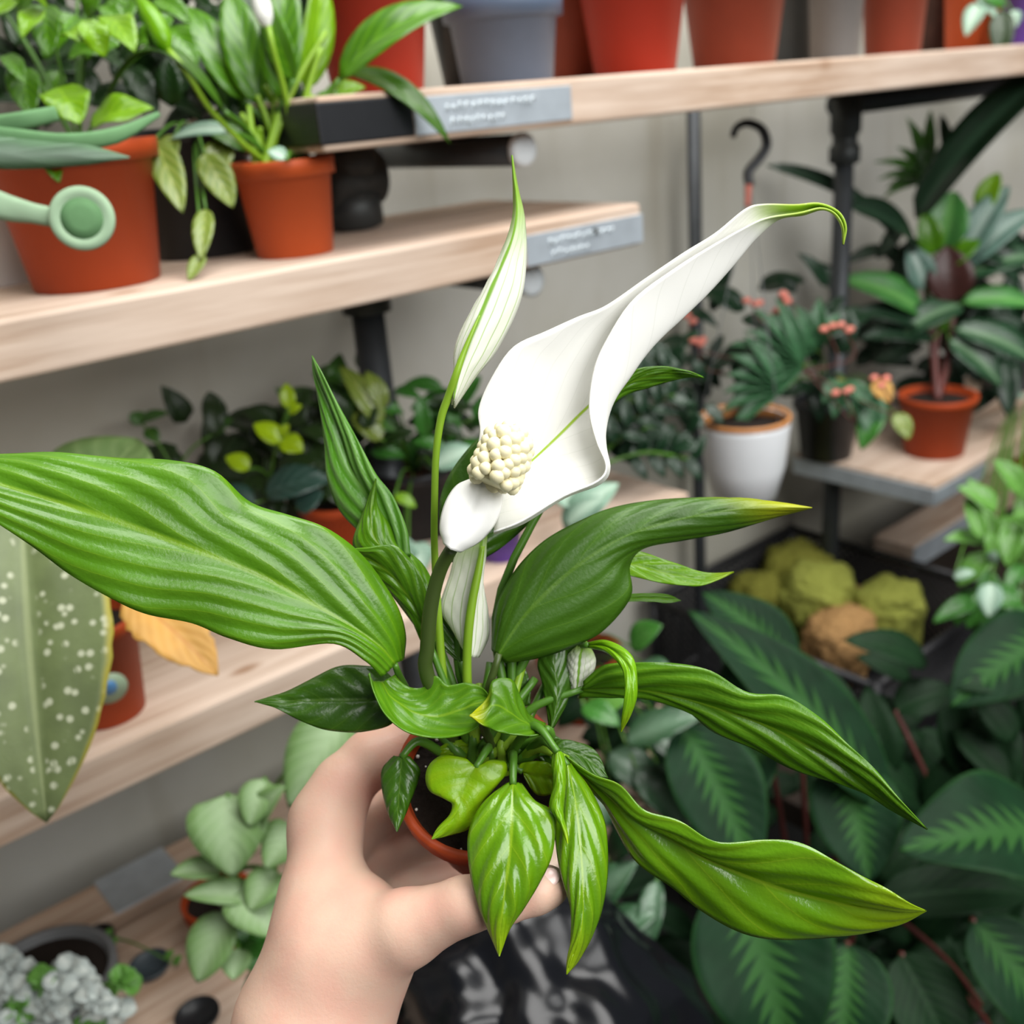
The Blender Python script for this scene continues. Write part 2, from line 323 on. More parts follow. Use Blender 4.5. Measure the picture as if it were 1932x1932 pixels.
# ------------------------------------------------------------------ leaf builders
def rails(name, st, mat, parent, n=48, m=6, bulge=.0, pleat=.0004, nv=7, slant=.36, thick=.0005, wave=0, wf=3, mscale=1):
    """a leaf lofted through stations; each station is a row of rail points (px,py,depth), the last one the tip"""
    k = len(st[0]); rows = [list(s) if len(s) == k else [s[0]]*k for s in st]
    R = [spline([tuple(P(*r[j])) for r in rows], n) for j in range(k)]
    A = np.array(R)                                  # rails x n x 3
    d = np.linalg.norm(np.diff(A.mean(0), axis=0), axis=1); uu = np.concatenate([[0], np.cumsum(d)]); uu /= uu[-1]
    ncol = (k-1)*m+1; G = np.zeros((n, ncol, 3)); V = np.zeros(ncol)
    for i in range(n):
        if k == 3:
            for c in range(ncol):
                s = c/m
                G[i, c] = A[0, i]*(1-s)+A[1, i]*s if s <= 1 else A[1, i]*(2-s)+A[2, i]*(s-1)
        else: G[i] = spline(A[:, i], ncol)
    for c in range(ncol): V[c] = -1 + 2*c/(ncol-1)
    if k != 3: V = np.interp(np.arange(ncol)/m, range(k), [-1, 0, .6, 1][:k])
    du = np.gradient(G, axis=0); dv = np.gradient(G, axis=1); nn = np.cross(du, dv)
    nn /= (np.linalg.norm(nn, axis=2, keepdims=True)+1e-12)
    cp = np.array(CAM[:]); sgn = np.sign(np.sum(nn*(cp-G), axis=2).mean()); nn *= sgn
    a = np.abs(V)[None, :]; U = uu[:, None]
    ph = nv*(U-slant*a)
    wid = np.linalg.norm(A[0]-A[-1], axis=1); env = np.clip(wid/(wid.max()+1e-9)*1.6, 0, 1)[:, None]
    disp = pleat*np.cos(2*np.pi*ph)*env*np.sin(np.pi*np.clip(a, .06, 1))**.5 + bulge*np.sin(np.pi*a)*env
    disp = disp - .0006*np.exp(-(a/.08)**2)*env
    disp = disp + wave*np.sin(2*np.pi*wf*U+np.where(V[None, :] > 0, 1.3, 0))*a**2*env
    G = G + nn*disp[:, :, None]
    vs = G.reshape(-1, 3); fs = [(i*ncol+c, i*ncol+c+1, (i+1)*ncol+c+1, (i+1)*ncol+c) for i in range(n-1) for c in range(ncol-1)]
    uv = np.stack([np.broadcast_to(V[None, :]*.5+.5, (n, ncol)), np.broadcast_to(U, (n, ncol))], -1).reshape(-1, 2)
    return mesh(name, [tuple(v) for v in vs], fs, mat, parent, uv=uv, thick=thick)
SHAPE = {'ovate': (.55, .85), 'lance': (.75, 1.05), 'round': (.5, .5), 'heart': (.33, .85), 'blade': (.35, .7), 'strap': (.25, .35)}
def leaf_data(B, T, wid, bend=.12, cup=.15, roll=0, shape='ovate', n=14, m=6, wave=0, jag=0, up=.8):
    B = Vector(B); T = Vector(T); ax = T-B; L = ax.length; ax.normalize()
    hint = ((CAM-(B+T)/2).normalized()*.7 + Vector((0, 0, up)))
    s = ax.cross(hint).normalized(); nn = s.cross(ax).normalized()
    if roll: q = Quaternion(ax, roll); s = q @ s; nn = q @ nn
    a, b = SHAPE[shape]; tm = a/(a+b); mx = tm**a*(1-tm)**b
    vs = []; uv = []; fs = []; ph = random.random()*6
    for i in range(n+1):
        t = i/n; c = B + ax*(L*t) + nn*(bend*L*4*t*(1-t)); tt = min(max(t, .004), .996)
        wh = .5*wid*(tt**a*(1-tt)**b)/mx
        if i in (0, n): wh *= .3
        for j in range(m+1):
            v = -1+2*j/m; e = 1+(jag*(random.random()-.5) if abs(v) == 1 else 0)
            vs.append(c + s*(wh*v*e) + nn*(cup*wh*v*v - .12*wh*math.exp(-(v/.2)**2) + wave*wh*math.sin(9*t+ph+v)*abs(v)))
            uv.append((v*.5+.5, t))
    for i in range(n):
        for j in range(m): a0 = i*(m+1)+j; fs.append((a0, a0+1, a0+m+2, a0+m+1))
    return vs, fs, uv
def gleaf(parent, b, t, wpx, mat, name='leaf', stem=None, stem_r=.0012, pet='petiole', **kw):
    B = P(*b); T = P(*t); d = (b[2]+t[2])/2
    vs, fs, uv = leaf_data(B, T, wpx*d/F, **kw)
    o = mesh(name, vs, fs, MT[mat] if isinstance(mat, str) else mat, parent, uv=uv, thick=.0006)
    if stem is not None:
        S = Vector(stem); mid = (S+B)/2 + Vector((0, 0, .25*(S-B).length*.4))
        tube('petiole', [S, mid, B], stem_r, MT[pet], o, seg=6)
    return o
def gfoliage(parent, specs, mat, name='foliage', **kw):
    V = []; FF = []; UV = []
    for b, t, wpx in specs:
        vs, fs, uv = leaf_data(P(*b), P(*t), wpx*(b[2]+t[2])/2/F, n=8, m=4, **kw)
        o = len(V); V += vs; UV += uv; FF += [tuple(i+o for i in q) for q in fs]
    return mesh(name, V, FF, MT[mat], parent, uv=UV, thick=.0006)
def rspecs(nn, x0, x1, y0, y1, d0, d1, l0, l1, wr, ang0=0, ang1=6.283):
    out = []
    for _ in range(nn):
        x = random.uniform(x0, x1); y = random.uniform(y0, y1); d = random.uniform(d0, d1); l = random.uniform(l0, l1); a = random.uniform(ang0, ang1)
        out.append(((x, y, d), (x+l*math.cos(a), y+l*math.sin(a), d+random.uniform(-.02, .02)), l*wr*random.uniform(.8, 1.2)))
    return out
def pot(parent, base, rt, rb, h, mat, axis=(0, 0, 1), soil='soil', rim=.012, fill=.88, seg=40, holes=False):
    lip = rt*1.045
    prof = [(rb*.96, 0), (rb, .001), (rt*.985-(rt-rb)*rim/h, h-rim), (lip, h-rim+.0005), (lip*1.01, h-.0008), (lip*.995, h), (rt*.95, h), (rt*.93, h-.003), (rb*.93+(rt-rb)*.8*.93, h*fill-.002)]
    o = lathe('pot', prof, base, MT[mat], parent, axis, seg)
    ax = Vector(axis).normalized()
    rs = (rb+(rt-rb)*fill)*.955
    vs = []; fs = []; x, y, z = frame_axis(axis); Bc = Vector(base)+ax*(h*fill)
    rings = 6
    for i in range(rings+1):
        for k in range(24):
            r = rs*i/rings; aa = 2*math.pi*k/24
            vs.append(Bc + x*(r*math.cos(aa))+y*(r*math.sin(aa))+ax*(.06*rs*(1-(i/rings)**2)+(random.uniform(-.02, .02)*rs if 0 < i < rings else 0)))
    for i in range(rings):
        for k in range(24): a = i*24+k; b = i*24+(k+1) % 24; fs.append((a, b, b+24, a+24))
    if soil: mesh('soil', vs, fs, MT[soil], parent)
    return o
def pot_base(px, py, Y, z):                                   # foot of a pot standing on a board, centred on the column of pixels px
    p = PY(px, py, Y); return Vector((p.x, Y, z))

# ------------------------------------------------------------------ the setting
WY = 1.045
def st(o): o['kind'] = 'structure'; return o
st(box('floor', -2.6, 3.6, -2.2, WY, -.05, 0, MT['floor'], bevel=0))
st(box('wall_back', -2.6, 3.6, WY, WY+.1, -.05, 2.9, MT['wall'], bevel=0))
# ------------------------------------------------------------------ scaffold-board shelving
ZT, Z2, Z3, Z4, ZR = H+.0145, H-.101, H-.419, H-.70, H-.58
def plate(parent, x0, x1, z0, z1, y, seed, hole=None, name='metal_end_plate'):
    random.seed(seed)
    o = box(name, x0, x1, y-.0015, y+.002, z0, z1, MT['galv'], parent, bevel=.0006)
    L = x1-x0; hh = z1-z0; D = []
    for row, (a, b, zz) in enumerate(((.18, .72, .66), (.2, .52, .26))):            # worn stamped lettering, too worn to read
        x = x0+L*a
        while x < x0+L*b:
            ww = random.uniform(.003, .006); zc = z0+hh*zz
            pts = [Vector((x, y-.0022, zc-.1*hh*random.uniform(.6, 1.2))), Vector((x+ww*.4, y-.0022, zc+.11*hh*random.uniform(.5, 1.2))), Vector((x+ww, y-.0022, zc-.1*hh*random.uniform(-.6, 1.2)))]
            D.append(tube_data(pts, .0006, 5, 5)); x += ww+.0022
    v, f = join(D); mesh('stamped_lettering', v, f, MT['galv_light'], o)
    return o
def board(label, x0, x1, y0, y1, z1, th=.039, cat='shelf board', group=None, mat='wood'):
    t = thing('scaffold_board', ((x0+x1)/2, (y0+y1)/2, z1-th), label, cat, group)
    box('plank', x0, x1, y0, y1, z1-th, z1, MT[mat], t, bevel=.003); return t
xa = lambda px, py: PY(px, py, .70).x
b1 = board('top pale wooden scaffold board carrying the row of plant pots', xa(603, 230), 1.95, .70, .925, ZT)
plate(b1, xa(781, 220), xa(1078, 215), ZT-.034, ZT-.006, .70, 3)
box('black_end_band', xa(603, 230)-.002, xa(779, 220), .6985, .9, ZT-.034, ZT-.004, MT['black_pot'], b1)
b2 = board('pale wooden scaffold board below the top one, carrying two terracotta pots', -.35, .757, .70, .94, Z2)
pl = plate(b2, xa(990, 460), .758, Z2-.037, Z2-.010, .70, 5)
tube('nail_hole', [Vector((xa(1120, 432), .6995, Z2-.017)), Vector((xa(1120, 432), .697, Z2-.017))], .003, MT['clamp'], pl, 10, 3)
b3 = board('pale wooden scaffold board at mid height, in front of the begonia pot', -.35, .82, .70, .95, Z3)
b4 = board('lowest scaffold board at bottom left under the succulent', -.35, .80, .62, .858, Z4)
b4b = board('narrow pale batten behind the lowest scaffold board at bottom left', -.35, .80, .868, .928, Z4+.008, .04)
p0 = PZ(215, 1720, Z4+.008); p1 = PZ(350, 1650, Z4+.008)
box('metal_end_plate', p0.x, p1.x, .867, .929, Z4+.0075, Z4+.010, MT['galv'], b4b)
br = board('wooden shelf with grey metal edging under the red-stemmed plant at right', 1.375, 2.5, .70, .945, ZR, .034)
box('metal_edging', 1.372, 1.375, .698, .946, ZR-.034, ZR-.006, MT['galv'], br)
box('metal_end_plate', 1.3725, 1.53, .6975, .70, ZR-.034, ZR-.008, MT['galv'], br)
MT['dark_wood'] = plain('dark_stained_wood', (.028, .02, .015), .7, .2, nz=.4, scale=20)
pr = PY(1800, 985, .80); bq = board('lower wooden board with a grey metal front below the right shelf', PY(1725, 1010, .80).x, 2.6, .80, .875, pr.z, .045)
box('metal_front', PY(1725, 1010, .80).x, PY(1850, 960, .80).x, .7975, .80, pr.z-.045, pr.z-.002, MT['galv'], bq)
bs = board('low dark board under the black mesh crate, behind the zebra-leaved plants', .98, 2.2, .59, 1.03, H-.912, mat='dark_wood')
# pipes
def pipe(t, pts, r, name='pipe', seg=16): return tube(name, pts, r, MT['pipe'], t, seg, 2 if len(pts) == 2 else None)
xp = PY(700, 640, .86).x
t = thing('shelf_frame', (xp, .86, 0), 'dark steel pipe upright with brackets holding the left shelves', 'shelf frame')
pipe(t, [Vector((xp, .86, 0)), Vector((xp, .86, Z2-.039))], .0165); pipe(t, [Vector((xp, .86, Z2)), Vector((xp, .86, ZT-.039))], .0165)
for z in (Z2-.060, Z3-.06): lathe('flange', [(.017, -.02), (.024, -.018), (.024, .002), (.036, .006), (.036, .0205), (.017, .021)], (xp, .86, z), MT['clamp'], t)
lathe('clamp', [(.019, 0), (.027, .003), (.027, .03), (.021, .033), (.021, .045), (.028, .048), (.028, .07), (.019, .073)], (xp, .86, Z2+.001), MT['clamp'], t)
for (pa, zz) in (((990, 296), ZT-.0565), ((1006, 547), Z2-.0575)):
    q = PY(pa[0], pa[1], .735); a = pipe(t, [Vector((q.x, 1.04, zz)), Vector((q.x, .74, zz))], .0140)
    lathe('end_cap', [(.0141, 0), (.0150, .001), (.0150, .006), (.011, .0085)], (q.x, .741, zz), MT['cap'], t, axis=(0, -1, 0))
lathe('clamp', [(.02, -.03), (.025, -.028), (.025, .028), (.02, .03)], (xp, .86, ZT-.07), MT['clamp'], t, axis=(1, 0, 0))
xq = PY(1311, 400, 1.0).x
t = thing('pipe_upright', (xq, 1.0, 0), 'thin dark steel upright by the wall, left of the black hook', 'pipe'); pipe(t, [Vector((xq, 1.0, 0)), Vector((xq, 1.0, ZT-.04))], .0098)
xq = PY(1593, 300, .90).x
t = thing('shelf_frame', (xq, .90, 0), 'dark steel upright with a crossbar under the top board, right of the hook', 'shelf frame')
pipe(t, [Vector((xq, .9, 0)), Vector((xq, .9, ZT-.04))], .0145); pipe(t, [Vector((xq-.02, .905, ZT-.058)), Vector((2.3, .905, ZT-.058))], .0165, 'crossbar')
lathe('clamp', [(.017, -.10), (.0225, -.098), (.0225, -.075), (.018, -.072), (.018, -.06), (.0225, -.055), (.0225, 0)], (xq, .9, ZT-.042), MT['clamp'], t)

# ------------------------------------------------------------------ pots on the top board
def board_pot(px, py, Y, wb, wt, hpx, mat, label, z=ZT, cat='plant pot', soil='soil', rim=.014, nm='plant_pot'):
    b = pot_base(px, py, Y, z); d = DEP(b); t = thing(nm, b, label, cat); k = d/F
    pot(t, b, wt*k/2, wb*k/2, hpx*k, mat, soil=soil, rim=rim); return t, b
board_pot(712, 150, .80, 170, 235, 230, 'terra_red', 'red plastic pot leftmost on the top board, partly behind leaves', rim=.02)
board_pot(957, 145, .79, 172, 212, 150, 'grey_pot', 'blue-grey plastic pot with a wide rim on the top board', rim=.02)
board_pot(893, 145, .875, 110, 165, 190, 'black_pot', 'black plastic pot behind the blue-grey pot on the top board')
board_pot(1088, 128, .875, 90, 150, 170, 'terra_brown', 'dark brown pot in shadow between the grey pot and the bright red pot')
board_pot(1198, 122, .785, 152, 205, 170, 'terra_red', 'bright red plastic pot on the top board, right of the grey one')
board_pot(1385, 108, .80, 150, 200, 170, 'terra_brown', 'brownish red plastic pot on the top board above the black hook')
board_pot(1492, 100, .875, 80, 130, 170, 'slate_pot', 'dark slate pot behind the brownish red pot on the top board')
board_pot(1575, 92, .79, 88, 108, 170, 'mid_grey', 'mid grey plastic pot on the top board above the right upright')
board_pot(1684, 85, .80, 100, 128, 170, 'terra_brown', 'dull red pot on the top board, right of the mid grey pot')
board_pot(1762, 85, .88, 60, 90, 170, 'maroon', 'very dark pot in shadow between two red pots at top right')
tp, bp = board_pot(1832, 76, .80, 90, 112, 150, 'terra_bright', 'orange-red pot with pale oval leaves at the top right corner', cat='potted plant', nm='potted_plant')
dd = DEP(bp)-.06
for b, e, ww, mt in (((1850, 5), (1822, 70), 38, 'silver'), ((1845, -5), (1880, 35), 26, 'silver'), ((1890, 20), (1888, 118), 45, 'ivy'), ((1910, 20), (1917, 52), 26, 'silver'), ((1850, -15), (1895, 15), 40, 'fern')):
    gleaf(tp, (*b, dd), (*e, dd), ww, mt, stem=bp+Vector((0, 0, .1)))
board_pot(1925, 70, .79, 60, 75, 130, 'purple', 'purple pot at the far right end of the top board')
t1, b_1 = board_pot(1540, 96, .735, 34, 42, 60, 'black_pot', 'tiny black pot with one pale oval leaf on the top board', cat='potted plant', nm='potted_plant') if False else (None, None)

# ------------------------------------------------------------------ plants on the second board
b = pot_base(185, 530, .79, Z2); k = DEP(b)/F
bush = thing('potted_plant', b, 'large terracotta pot with a bushy bright green plant, left end of second board', 'potted plant')
pot(bush, b, 148*k, 114*k, 250*k, 'terra', rim=.014)
tb = P(150, 285, DEP(b))
random.seed(11)
gfoliage(bush, rspecs(150, -80, 450, -150, 210, .80, .90, 60, 120, .55), 'bush_shaded')
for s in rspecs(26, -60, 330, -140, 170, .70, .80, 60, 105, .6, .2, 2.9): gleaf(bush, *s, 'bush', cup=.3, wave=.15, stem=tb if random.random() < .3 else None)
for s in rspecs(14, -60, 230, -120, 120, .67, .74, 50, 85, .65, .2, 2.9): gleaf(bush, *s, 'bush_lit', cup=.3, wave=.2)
for bb, e, ww, mt in (((110, 165, .69), (150, 235, .68), 90, 'bush_lit'), ((170, 235, .7), (290, 205, .7), 70, 'bush_lit'), ((90, 295, .69), (112, 345, .68), 38, 'bush'), ((205, 30, .7), (255, 100, .68), 60, 'bush_lit'), ((130, 60, .68), (165, 80, .67), 55, 'bush_lit')):
    gleaf(bush, bb, e, ww, mt, wave=.2)

b = pot_base(560, 488, .765, Z2); k = DEP(b)/F; d0 = DEP(b)
lily = thing('potted_plant', b, 'small terracotta pot of peace lily with long stems and white buds, second board', 'potted plant')
pot(lily, b, 90*k, 71*k, 170*k, 'terra_bright', rim=.0135)
cr = b+Vector((0, 0, 155*k))
for bx, bd, e, ww, mt, kw in (((640, 150), .78, (872, 12), 88, 'bush', dict(bend=.16)), ((655, 135), .80, (850, 272), 48, 'lily_shade', dict(bend=.2)),
        ((425, 212), .74, (195, 200), 62, 'lily_shade', dict(bend=.45, roll=.5)), ((440, 248), .76, (322, 264), 36, 'silver', {}), ((490, 200), .80, (430, -20), 85, 'bush', {}), ((530, 190), .78, (545, -60), 80, 'bush', {}),
        ((575, 170), .80, (600, -60), 66, 'bush_lit', dict(roll=.7)), ((460, 190), .80, (345, 10), 76, 'bush', {}), ((450, 230), .82, (395, 90), 60, 'lily_shade', {}), ((555, 150), .77, (510, 10), 60, 'bush', dict(roll=-.6)), ((590, 220), .80, (640, 170), 40, 'bush', {}), ((610, 190), .82, (690, 165), 46, 'bush_lit', {}),
        ((475, 285), .80, (370, 235), 52, 'lily_shade', {}), ((540, 300), .74, (505, 285), 34, 'silver', {}), ((440, 120), .84, (300, 60), 90, 'bush_shaded', {}), ((500, 100), .84, (480, -60), 100, 'bush_shaded', {}), ((560, 80), .85, (580, -60), 90, 'bush_shaded', {}), ((430, 200), .85, (420, 60), 110, 'bush_shaded', {}), ((540, 230), .84, (520, 110), 80, 'bush_shaded', {})):
    gleaf(lily, (*bx, bd), (*e, bd), ww, mt, stem=cr+Vector((random.uniform(-.02, .02), random.uniform(-.015, .015), 0)), stem_r=.0022, **kw)
def bud(parent, pts, wpx, d, white, stempts):
    s = tube('flower_stalk', [cr]+[P(*q) for q in stempts], .0022, MT['petiole_bright'], parent)
    q = [P(*x) for x in pts]; r = wpx*d/F/2
    tube('flower_bud', q, [r*.25, r*.9, r, r*.7, r*.15], MT['spathe' if white else 'lily_lime'], s, 10, 16)
bud(lily, [(507, 52, .75), (500, 35, .75), (494, 10, .75), (488, -20, .75), (482, -50, .75)], 36, .75, True, [(545, 220, .78), (515, 90, .75), (507, 52, .75)])
bud(lily, [(318, 95, .72), (308, 75, .72), (290, 40, .72), (270, 10, .72), (250, -20, .72)], 40, .72, False, [(480, 290, .78), (400, 210, .74), (355, 140, .72), (318, 95, .72)])
D = []
for xx, yy in ((470, 200), (485, 180), (500, 160), (515, 220), (530, 120), (545, 160), (560, 190), (575, 120), (590, 180), (605, 90), (595, 230), (490, 240), (455, 215), (615, 60)):
    s0 = cr+Vector((random.uniform(-.028, .028), random.uniform(-.012, .012), -.004)); D.append(tube_data([s0, (s0+P(xx, yy, .79))/2+Vector((0, 0, .008)), P(xx, yy, .79)], [.0034, .0028, .002], 6))
v, f = join(D); mesh('stems', v, f, MT['petiole_bright'], lily)

b = pot_base(395, 495, .865, Z2); k = DEP(b)/F
dp = thing('potted_plant', b, 'black pot of drooping yellowish leaves, between the two terracotta pots', 'potted plant')
pot(dp, b, 112*k, 92*k, 225*k, 'black_pot')
tb = b+Vector((0, -.02, 215*k))
for bb, e, ww, kw in (((292, 262, .76), (345, 402, .74), 62, {}), ((385, 290, .77), (440, 392, .77), 62, {}), ((388, 395, .76), (379, 492, .74), 40, {}), ((383, 480, .745), (356, 530, .735), 30, {}), ((330, 255, .76), (300, 330, .76), 45, {}), ((420, 265, .8), (400, 350, .79), 60, {})):
    gleaf(dp, bb, e, ww, 'drab', bend=.05, stem=tb, **kw)

b = pot_base(-10, 515, .90, Z2); k = DEP(b)/F
fern = thing('potted_plant', b, 'pale silvery fuzzy fronded plant in a white pot at the left edge', 'potted plant')
pot(fern, b, 100*k, 86*k, 190*k, 'white_pot')
cr = b+Vector((-.02, -.03, 180*k))
def strap(pts, wid, mat, name='frond'):
    A = spline([tuple(P(*p)) for p in pts], 20); wv = np.interp(np.linspace(0, 1, 20), np.linspace(0, 1, len(wid)), wid); vs = []; uv = []; fs = []
    for i in range(20):
        t = Vector(A[min(i+1, 19)]-A[max(i-1, 0)]).normalized(); c = Vector(A[i]); tc = (CAM-c).normalized(); s = t.cross(tc).normalized(); nn = s.cross(t); hw = wv[i]*DEP(c)/F/2
        for j in range(5): q = -1+j/2; vs.append(c+s*(hw*q)+nn*(-.25*hw*q*q)); uv.append((q*.5+.5, i/19))
    for i in range(19):
        for j in range(4): a = i*5+j; fs.append((a, a+1, a+6, a+5))
    return mesh(name, vs, fs, MT[mat], fern, uv=uv, thick=.0016)
strap([(-90, 245, .60), (-20, 238, .60), (50, 226, .60), (108, 214, .61)], [50, 34, 30, 26], 'mint')
strap([(-90, 262, .60), (0, 258, .60), (120, 268, .60), (220, 255, .61), (300, 215, .63)], [60, 34, 30, 28, 8], 'mint')
strap([(-90, 275, .59), (0, 288, .59), (90, 292, .59), (170, 292, .59), (244, 297, .60)], [60, 58, 46, 34, 2], 'fuzzy')
strap([(-100, 350, .59), (0, 388, .60), (60, 402, .60), (110, 412, .60)], [60, 50, 36, 34], 'mint_pale')
c0 = P(155, 412, .60); tc = (CAM-c0).normalized()
o = lathe('disc_frond', [(.0170, -.0012), (.0184, 0), (.0175, .0014), (.0140, .0019), (.0125, .0010), (.006, .0006), (.002, .0004)], c0, MT['mint_pale'], fern, axis=tc+Vector((-.1, 0, .1)))
lathe('disc_centre', [(.0118, -.0004), (.0118, .0012), (.006, .0017), (.001, .002)], c0, MT['mint'], o, axis=tc+Vector((-.1, 0, .1)), seg=24)
tube('stalk', [cr, P(-140, 330, .66), P(-95, 300, .60)], .004, MT['mint'], fern)

# ------------------------------------------------------------------ plants on the third board
b = pot_base(205, 1335, .752, Z3); k = DEP(b)/F
beg = thing('potted_plant', b, 'spotted begonia in a terracotta pot with a round sticker, third board at left', 'potted plant')
pt = pot(beg, b, 88*k, 66*k, 200*k, 'terra', rim=.012)
tc = Vector((CAM.x-b.x+.10, CAM.y-b.y, 0)).normalized(); sp = b+tc*(80*k)+Vector((0, 0, 88*k)); tc = (tc-Vector((0, 0, .11))).normalized()
sk = lathe('sticker', [(.0130, 0), (.0130, .0006), (.001, .0007)], sp, MT['sticker'], pt, axis=tc, seg=30)
v, f = lathe_data([(.0052, .0007), (.0052, .0010), (.001, .0011)], sp, tc, 20)
mesh('sticker_print', [Vector((p.x, p.y, sp.z+(p.z-sp.z)*1.25+.001)) for p in v], f, MT['sticker_blue'], sk)
cr = b+Vector((0, 0, 185*k))
gleaf(beg, (40, 960, .64), (88, 1552, .60), 300, 'begonia', bend=.10, cup=.1, shape='ovate', n=26, m=14, jag=.05, stem=cr, stem_r=.003)
gleaf(beg, (-60, 980, .66), (-10, 1490, .62), 220, 'begonia', bend=.10, cup=.1, n=20, m=10, jag=.05, stem=cr, stem_r=.003)
gleaf(beg, (150, 985, .74), (262, 828, .78), 210, 'begonia_plain', bend=.12, stem=cr, stem_r=.003)
gleaf(beg, (245, 1120, .71), (412, 1275, .69), 118, 'orange_leaf', bend=.08, n=22, m=8, jag=.22, stem=cr, stem_r=.002)
gleaf(beg, (130, 1060, .70), (165, 1150, .69), 60, 'begonia_plain', stem=cr)

random.seed(21)
b = pot_base(650, 1030, .86, Z3); k = DEP(b)/F
ivy = thing('potted_plant', b, 'dark ivy with lime sprouts in a small terracotta pot on the third board', 'potted plant')
pot(ivy, b, 70*k, 54*k, 120*k, 'terra', rim=.01)
cr = b+Vector((0, 0, 110*k))
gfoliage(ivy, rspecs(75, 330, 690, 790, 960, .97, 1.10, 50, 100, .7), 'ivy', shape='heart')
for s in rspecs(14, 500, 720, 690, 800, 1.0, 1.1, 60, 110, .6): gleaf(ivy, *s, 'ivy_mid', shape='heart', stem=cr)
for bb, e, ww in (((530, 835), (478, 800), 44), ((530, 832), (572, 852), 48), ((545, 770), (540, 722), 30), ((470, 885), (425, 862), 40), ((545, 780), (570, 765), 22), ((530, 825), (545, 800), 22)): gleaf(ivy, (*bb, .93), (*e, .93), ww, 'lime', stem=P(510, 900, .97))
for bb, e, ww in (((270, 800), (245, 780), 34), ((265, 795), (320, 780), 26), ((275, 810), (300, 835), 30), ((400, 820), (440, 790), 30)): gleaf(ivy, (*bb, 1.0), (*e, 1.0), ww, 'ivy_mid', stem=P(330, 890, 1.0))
for bb, e, ww in (((500, 930), (625, 905), 80), ((480, 950), (400, 935), 60), ((560, 960), (610, 930), 60)): gleaf(ivy, (*bb, .92), (*e, .92), ww, 'bluish', stem=cr)

b = pot_base(800, 1040, .855, Z3); k = DEP(b)/F
ff = thing('potted_plant', b, 'small-leaved green plant in a wide black pot behind the flower stem', 'potted plant')
pot(ff, b, 74*k, 60*k, 130*k, 'black_pot', soil='soil_brown', fill=.9)
cr = b+Vector((0, 0, 118*k))
for s in rspecs(46, 690, 900, 735, 870, 1.0, 1.1, 40, 90, .5): gleaf(ff, *s, 'fern' if random.random() < .7 else 'ivy', cup=.3, stem=cr if random.random() < .3 else None)
for bb, e, ww in (((720, 800), (640, 690), 48), ((725, 770), (690, 700), 40), ((720, 830), (660, 780), 46)): gleaf(ff, (*bb, .99), (*e, .99), ww, 'drab', stem=cr)
gleaf(ff, (745, 935, .95), (785, 958, .95), 26, 'bush_lit', stem=cr)
for bb, e, ww in (((770, 1030), (800, 1080), 70), ((820, 880), (900, 850), 60), ((760, 1060), (760, 1010), 60)): gleaf(ff, (*bb, .95), (*e, .95), ww, 'silver', stem=cr)

b = pot_base(945, 1045, .735, Z3); k = DEP(b)/F
pp = thing('plant_pot', b, 'purple pot on the third board below the white flower', 'plant pot'); pot(pp, b, 46*k, 36*k, 80*k, 'purple')
b = pot_base(1085, 985, .80, Z3); k = DEP(b)/F
pz = thing('potted_plant', b, 'taller purple pot with dark glossy foliage, partly behind the white flower', 'potted plant')
pot(pz, b, 62*k, 48*k, 150*k, 'purple'); cr = b+Vector((0, 0, 140*k)); random.seed(5)
for bb, e, ww in (((1065, 1000, 1.0), (1168, 912, 1.0), 70), ((1080, 960, 1.0), (1060, 900, 1.02), 60), ((1070, 990, .99), (1140, 940, .98), 50)): gleaf(pz, bb, e, ww, 'silver', stem=cr)
for i in range(7):
    a0 = (1090+i*6, 880, 1.1); a1 = (random.uniform(1190, 1330), random.uniform(690, 880), random.uniform(1.05, 1.2))
    s = tube('stem', [P(*a0), P((a0[0]+a1[0])/2, (a0[1]+a1[1])/2-20, 1.12), P(*a1)], .002, MT['petiole'], pz)
    for j in range(9):
        tt = .25+.75*j/8; x = a0[0]+(a1[0]-a0[0])*tt; y = a0[1]+(a1[1]-a0[1])*tt-60*tt*(1-tt); dz = a0[2]+(a1[2]-a0[2])*tt
        ang = math.atan2(a1[1]-a0[1], a1[0]-a0[0])+(1 if j % 2 else -1)*1.0
        gleaf(s, (x, y, dz), (x+55*math.cos(ang), y+55*math.sin(ang), dz), 26, 'zz')
gfoliage(pz, rspecs(40, 1140, 1330, 620, 860, 1.1, 1.25, 35, 60, .5), 'zz')

# ------------------------------------------------------------------ hanging pot with hook
hp = thing('hanging_pot', P(1405, 860, 1.27), 'hanging pale pot with a tan rim below the black hook', 'hanging pot')
c0 = P(1405, 790, 1.27); R0 = .056
lathe('bowl', [(.030, -.105), (.040, -.10), (.050, -.06), (.0555, -.008), (.0555, .0), (.052, .0), (.051, -.02), (.048, -.045)], c0, MT['white_pot'], hp)
lathe('rim', [(.0548, -.003), (.0565, -.001), (.0568, .003), (.0555, .005), (.0525, .004), (.0508, -.012), (.0518, -.013), (.0548, -.003)], c0, plain('tan_rim', (.45, .19, .06), .5, nz=.2), hp, caps=False)
mesh('soil', *lathe_data([(.001, -.010), (.0508, -.0115), (.049, -.018)], c0, (0, 0, 1), 28), MT['soil'], hp)
hk = P(1415, 345, 1.27)
pts = [P(1415, 352, 1.27), P(1412, 325, 1.27), P(1430, 302, 1.27), P(1446, 275, 1.27), P(1438, 245, 1.27), P(1412, 232, 1.27), P(1390, 240, 1.27), P(1383, 258, 1.27)]
hook = tube('hook', pts, [.0055, .0062, .0062, .006, .0055, .005, .0045, .004], MT['hook'], hp, 10)
